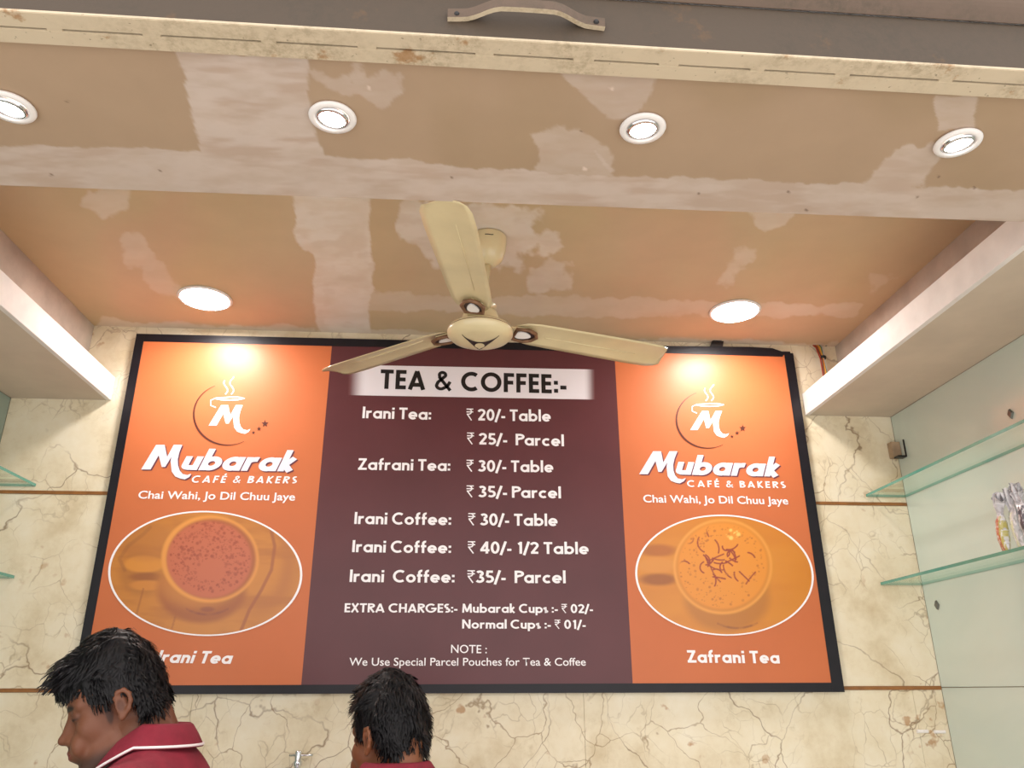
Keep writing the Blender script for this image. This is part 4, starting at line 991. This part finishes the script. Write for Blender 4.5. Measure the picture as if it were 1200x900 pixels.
def head_prims(S):
    E, Cp = S.ell, S.cap
    E((0, .007, .048), (.0705, .081, .076), .02); E((0, -.026, .03), (.062, .051, .060), .02)
    E((0, .028, .035), (.064, .060, .056), .02); E((0, .036, -.030), (.056, .048, .060), .02)
    E((0, .040, -.072), (.046, .042, .034), .02); E((0, .070, -.094), (.022, .018, .016), .016)
    for s in (-1, 1):
        Cp((s*.043, .012, -.062), (s*.022, .068, -.092), .020, .014, .02)
        Cp((s*.048, .066, .026), (s*.012, .083, .026), .008, .008, .012)
        E((s*.042, .056, -.018), (.018, .020, .018), .022)
        E((s*.032, .094, .008), (.015, .012, .011), .010, 'd')
        E((s*.031, .0735, .008), (.0135, .0125, .0125), .004)
        Cp((s*.043, .074, .009), (s*.020, .083, .007), .0042, .0042, .003)
        E((s*.0115, .094, -.030), (.0085, .0105, .0075), .006)
        E((s*.028, .078, -.045), (.020, .016, .022), .012)
    Cp((0, .083, .022), (0, .103, -.020), .0075, .0095, .010); E((0, .1075, -.025), (.0105, .0105, .0095), .006)
    E((0, .086, -.055), (.026, .016, .020), .010); E((0, .078, -.026), (.019, .022, .030), .012)
    E((0, .0975, -.0515), (.020, .007, .0052), .004); E((0, .0960, -.0615), (.018, .0075, .0060), .004)
    Cp((-.020, .0985, -.0563), (.020, .0985, -.0563), .0014, .0014, .003, 'd')
    for s in (-1, 1):            # ears
        R3 = (rotz(s*-.35)@rotx(-.15))[:3, :3]
        E((s*.0740, -.008, .002), (.0060, .0140, .0225), .008, rot=R3)
        pts = [(-.000, .012, .016), (.004, .004, .028), (.007, -.010, .030), (.010, -.020, .018), (.009, -.021, .002), (.006, -.014, -.014), (.002, -.004, -.025)]
        pts = [(s*(.0745+a*.9), -.006+b*.84, .003+c*.84) for a, b, c in pts]
        for a, b in zip(pts, pts[1:]): Cp(a, b, .0042, .0042, .004)
        E((s*.0745, -.004, -.020), (.0055, .0065, .008), .005)
        E((s*.0820, -.004, .002), (.0055, .0068, .011), .004, 'd')
def sdf_person(name, label, scale, loc, facing, tilt, roll, side, hair_fn, skin, lean=.0, stub=True, headfwd=.03):
    """facing: angle of the body's forward (+Y local) about z. local units metres before scale"""
    HL = np.array([0, headfwd+.02, 1.552]); NB = np.array([0, headfwd-.015, 1.488])
    gx = axis_grid([(-.34, -.10, .009), (-.10, .10, .0030), (.10, .34, .009)])
    gy = axis_grid([(-.22, -.12, .008), (-.12, .19, .0030), (.19, .50, .007)])
    gz = axis_grid([(-.02, .92, .014), (.92, 1.12, .007), (1.12, 1.40, .010), (1.40, 1.76, .0030)])
    f = Field(gx, gy, gz)
    TH = trans(NB)@roty(roll)@rotx(-tilt)@trans(HL-NB)
    TH = TH@rotz(side)
    head_prims(Shape(f, TH)); B = Shape(f)
    hw = (TH@np.array([0, -.018, -.055, 1]))[:3]
    B.cap(hw, (0, -.005, 1.44), .052, .060, .02); B.cap((TH@np.array([0, -.05, -.01, 1]))[:3], (0, -.035, 1.43), .038, .046, .02)
    def body(B, arms=True, legs=True):
        B.ell((0, -.005, 1.28), (.168, .112, .19), .03); B.ell((0, -.045, 1.36), (.13, .075, .10), .03)
        B.ell((0, .005, 1.08), (.150, .108, .18), .03); B.ell((0, -.005, .94), (.160, .118, .12), .03)
        for s in (-1, 1):
            B.cap((s*.03, -.02, 1.430), (s*.16, -.015, 1.390), .045, .045, .03)
            B.ell((s*.185, -.01, 1.375), (.058, .060, .06), .03)
    def arms(B, upto=1.):
        for s in (-1, 1):
            sh = np.array([s*.20, -.01, 1.375]); el_ = np.array([s*.245, .02, 1.10]); B.cap(sh, sh+(el_-sh)*upto, .047, .047-.009*upto, .02)
            if upto < 1: continue
            wr_ = np.array([s*.20, .25, 1.03]); B.cap(el_, wr_, .038, .026, .012)
            B.ell((s*.195, .30, 1.025), (.038, .046, .016), .010)
            for q in range(4):
                bx = s*(.167+.019*q); L = (.068, .076, .070, .054)[q]; a0 = np.array([bx, .335, 1.027]); a1 = a0+np.array([0, L*.5, -.004]); a2 = a1+np.array([0, L*.42, -.018])
                B.cap(a0, a1, .0090, .0084, .004); B.cap(a1, a2, .0084, .0074, .003)
            t0 = np.array([s*.165, .285, 1.022]); t1 = t0+np.array([-s*.028, .030, -.004]); t2 = t1+np.array([-s*.006, .028, -.008]); B.cap(t0, t1, .0115, .0100, .005); B.cap(t1, t2, .0100, .0085, .004)
    def legs(B, foot=True):
        for s in (-1, 1):
            B.cap((s*.088, 0, .90), (s*.098, .008, .50), .082, .056, .02); B.cap((s*.098, .008, .50), (s*.10, -.012, .10), .054, .036, .02)
            if foot: B.ell((s*.105, .045, .038), (.042, .118, .036), .02)
    body(B); arms(B); legs(B)
    V, Q = surface_nets(f.F, gx, gy, gz)
    # stand so that the near ear sits at the wanted spot, feet on the floor
    ear = (TH@np.array([-.078, -.006, .002, 1]))[:3]; want = np.array(at(*loc)); scale = want[2]/ear[2]
    r_ = (rotz(facing)[:3, :3]@ear)*scale; loc = (want[0]-r_[0], want[1]-r_[1], 0)
    print('PERSON', scale, loc)
    W_ = trans(loc)@rotz(facing)@np.diag([scale]*3+[1])
    e = empty(name, loc, label, 'person')
    def out(nm, V, Q, mat, col=None, par=e):
        me = bpy.data.meshes.new(nm); w = (np.c_[V, np.ones(len(V))]@W_.T)[:, :3]; fill(me, w, Q)
        if col is not None: paint(me, col)
        return link(nm, me, mat, par, True), w
    hl = (np.c_[V, np.ones(len(V))]@np.linalg.inv(TH).T)[:, :3]; X_, Y_, Z_ = hl.T
    C = np.ones((len(V), 3))*lin(skin[0]); hz = (Z_ > -.13) & (V[:, 2] > 1.4)
    C = mixc(C, lin(skin[1]), np.clip(vnoise(Y_*300+50, Z_*300+50, 10, 3, 3)*1.2+.3, 0, 1)*.5)
    ax_ = np.abs(X_)
    lips = (1-sstep(.8, 1.2, np.hypot(X_/.021, (Z_+.0565)/.0105)))*(Y_ > .085)*hz; C = mixc(C, lin((122, 62, 58)), lips*.8)
    brow = (1-sstep(.7, 1.15, np.hypot((ax_-.030)/.019, (Z_-.0275+.10*np.abs(ax_-.028))/.0062)))*(Y_ > .06)*hz; C = mixc(C, lin((22, 16, 16)), brow*.95)
    lash = (1-sstep(.6, 1.2, np.hypot((ax_-.032)/.0145, (Z_-.0035)/.0026)))*(Y_ > .06)*hz; C = mixc(C, lin((18, 12, 12)), lash)
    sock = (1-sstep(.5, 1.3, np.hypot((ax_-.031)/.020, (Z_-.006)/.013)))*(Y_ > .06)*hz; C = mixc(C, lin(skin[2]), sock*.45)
    if stub:
        st = sstep(-.056, -.082, Z_-.35*np.clip(.04-Y_, 0, .06)*0)*sstep(-.02, .03, Y_)*hz; C = mixc(C, lin((34, 24, 22)), st*.75)
        mo = (1-sstep(.6, 1.2, np.hypot(X_/.028, (Z_+.044)/.006)))*(Y_ > .08)*hz; C = mixc(C, lin((34, 24, 22)), mo*.65)
        sb = (1-sstep(.7, 1.1, np.hypot((Y_-.018)/.008, (Z_-.002)/.03)))*(ax_ > .05)*hz; C = mixc(C, lin((30, 20, 20)), sb*.7)
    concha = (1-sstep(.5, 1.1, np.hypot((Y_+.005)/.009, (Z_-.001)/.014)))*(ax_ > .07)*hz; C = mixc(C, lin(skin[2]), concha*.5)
    bodyo, _ = out('body', V, Q, M['skin'], C)
    # ---- clothes
    def cloth(nm, build, gx, gy, gz, mat, par=e):
        ff = Field(gx, gy, gz); build(Shape(ff, None, .010), ff); v, q = surface_nets(ff.F, gx, gy, gz); return out(nm, v, q, mat, None, par)[0]
    g1 = axis_grid([(-.34, .34, .0085)]); g2 = axis_grid([(-.2, .2, .0085)]); g3 = axis_grid([(.90, 1.52, .0085)])
    def shirt(S, ff):
        body(S); arms(S, .62); x, y, z = np.meshgrid(g1, g2, g3, indexing='ij'); ff.F = ff.F+(.0035*np.sin(z*42+x*14+np.sin(y*30))*sstep(1.42, 1.30, z)).astype(np.float32)
        S.cap((0, .004, 1.42), (0, .02, 1.60), .052, .056, .004, 'd')
        ff.F = np.maximum(ff.F, -(z-.93)).astype(np.float32)
    shirt_o = cloth('shirt', shirt, g1, g2, g3, M['shirt'])
    g3b = axis_grid([(.03, 1.0, .012)])
    def trous(S, ff): S.ell((0, -.005, .94), (.162, .120, .10), .03); legs(S, False)
    cloth('trousers', trous, g1, g2, g3b, M['trouser'])
    for s in (-1, 1):
        gs = axis_grid([(s*.105-.07, s*.105+.07, .006)])
        def shoe(S, ff, s=s): S.ell((s*.105, .045, .042), (.046, .126, .040), .01); x, y, z = np.meshgrid(gs, g2s, gzs, indexing='ij'); ff.F = np.maximum(ff.F, -(z-.001)).astype(np.float32)
        g2s = axis_grid([(-.12, .22, .006)]); gzs = axis_grid([(-.03, .12, .006)]); cloth('shoe', shoe, gs, g2s, gzs, M['shoe'])
    # collar: stand rising then folding out, opening at the front
    na = 60; prof = [(.058, -.012), (.060, .012), (.064, .020), (.069, .0235), (.075, .020), (.087, .003), (.099, -.018)]
    prof_in = [(r-.0028, z-.0018) for r, z in prof]; full = prof+[(r+.0, z-.0030) for r, z in prof[::-1]]
    Pc = np.zeros((len(full), na, 3)); pip = []
    for j in range(na):
        a = math.radians(-90-160+320*j/(na-1)); fr = abs(j/(na-1)-.5)*2
        dz = -.034*max(0, math.sin(a))+.006; 
        for i, (r, z) in enumerate(full):
            Pc[i, j] = (r*math.cos(a)*1.06, .002+r*math.sin(a)*1.0, 1.483+z+dz-.18*r*max(0, math.sin(a)))
        for rr, zz in ((.0985, -.0165),): pip.append((rr*math.cos(a)*1.06, .002+rr*math.sin(a), 1.483+zz+dz-.18*rr*max(0, math.sin(a))))
    idx = np.arange(len(full)*na).reshape(len(full), na); nF = len(full)
    Qc = np.concatenate([np.stack([idx[i, :-1], idx[(i+1) % nF, :-1], idx[(i+1) % nF, 1:], idx[i, 1:]], 1) for i in range(nF)])
    co, _ = out('collar', Pc.reshape(-1, 3), Qc, M['shirt'], None, shirt_o)
    pw = (np.c_[np.array(pip), np.ones(len(pip))]@W_.T)[:, :3]; bm = bmesh.new(); tube(bm, [tuple(p) for p in pw], .0026, 8); obj('collar_piping', bm, M['piping'], shirt_o, True)
    # ---- hair: scalp volume plus strands
    hx_ = axis_grid([(-.12, .12, .0036)]); hy_ = axis_grid([(-.15, .19, .0036)]); hz_ = axis_grid([(1.44, 1.80, .0036)])
    hf = Field(hx_, hy_, hz_); S = Shape(hf, TH); hair_fn(S, hf)
    x, y, z = np.meshgrid(hx_, hy_, hz_, indexing='ij'); hf.F = hf.F+(.0035*(np.sin(x*150+np.sin(z*90)*2)*np.sin(y*120+x*60)*np.sin(z*130+y*50))).astype(np.float32)
    v, q = surface_nets(hf.F, hx_, hy_, hz_); ho, w = out('hair', v, q, M['hair'], None, e)
    me = ho.data; nn = np.zeros(len(me.vertices)*3, np.float32); me.vertices.foreach_get('normal', nn); nn = nn.reshape(-1, 3)
    g = np.random.default_rng(5); pick = g.choice(len(w), 5200); Vs, Fs = [], []; RW = (W_@TH)[:3, :3]/scale
    hl = (np.c_[v, np.ones(len(v))]@np.linalg.inv(TH).T)[:, :3]
    for i in pick:
        p = w[i]; n_ = nn[i]; l = hl[i]
        comb = np.array([l[0]*2.0, .6 if l[1] > -.02 else -.5, -.25 if l[1] > .05 else -.6])
        if l[1] < -.03: comb = np.array([l[0]*2, -.2, -1.])
        elif l[2] < .07: comb = np.array([0, -.1, -1.])
        comb = RW@comb; comb = comb/np.linalg.norm(comb); cl = np.sin(l*95+np.roll(l, 1)*60)
        d = comb+n_*.16+cl*.38+g.normal(size=3)*.16; d -= n_*min(0, d@n_); d /= np.linalg.norm(d)
        L = (.016+.014*g.random())*(1.15 if l[2] > .08 else .75); wd = .0011+.0010*g.random(); sd = np.cross(d, n_); sd /= np.linalg.norm(sd)+1e-9
        b = len(Vs); p = p-n_*.002
        for k, (t_, ww) in enumerate(((0, 1), (.4, .9), (.75, .55))):
            c = p+d*L*t_+n_*(.0045*math.sin(t_*2.4))-np.array([0, 0, 1])*L*.25*t_*t_; Vs += [c-sd*wd*ww, c+sd*wd*ww]
        Vs.append(p+d*L-np.array([0, 0, 1])*L*.25); Fs += [(b, b+1, b+3, b+2), (b+2, b+3, b+5, b+4), (b+4, b+5, b+6)]
    me = bpy.data.meshes.new('strands'); me.from_pydata([tuple(a) for a in Vs], [], Fs); so = link('strands', me, M['hair'], ho, True); so['kind'] = 'stuff'
    return e
def hair_common(S, hf, top=.0, fringe=0., nape=-.050, hairline=.052):
    S.ell((0, .007, .052), (.0770, .0865, .104+top), .02); S.ell((0, -.029, .034), (.0725, .056, .072), .02); S.ell((0, -.049, -.010), (.056, .036, .042), .02)
    if fringe: S.ell((0, .078, .098), (.058, .036, .032), .02); S.ell((.0, .102, .084), (.044, .020, .022), .018)
    x, y, z = np.meshgrid(*S.f.g, indexing='ij'); a, b, c = S.loc(x, y, z)
    # allowed region: above a hairline that drops behind the ears
    line = np.interp(b, [-.10, -.06, -.035, -.020, .004, .016, .022, .045, .060, .085, .13], [nape, nape, -.030, .024, .034, .030, .012, .018, hairline, hairline+.008, hairline+.010])
    cut = (line-c)*.8; hf.F = np.maximum(hf.F, cut).astype(np.float32)
def hair1(S, hf): hair_common(S, hf, .008, 1., -.040, .050)
def hair2(S, hf): hair_common(S, hf, .004, 0, -.052, .058)
SK1 = ((112, 68, 47), (126, 77, 54), (56, 30, 22)); SK2 = ((122, 74, 48), (134, 82, 55), (64, 34, 24))
sdf_person('person', 'man in maroon shirt with white collar piping, in left profile looking down', 1.0, (142, 826, 'y', 1.74), math.radians(92), math.radians(18), 0, math.radians(13), hair1, SK1, headfwd=.03)
sdf_person('person', 'man in maroon shirt seen from behind, short black hair, facing the menu wall', .957, (429, 869, 'y', 1.87), math.radians(26), math.radians(5), 0, math.radians(19), hair2, SK2, headfwd=.01)
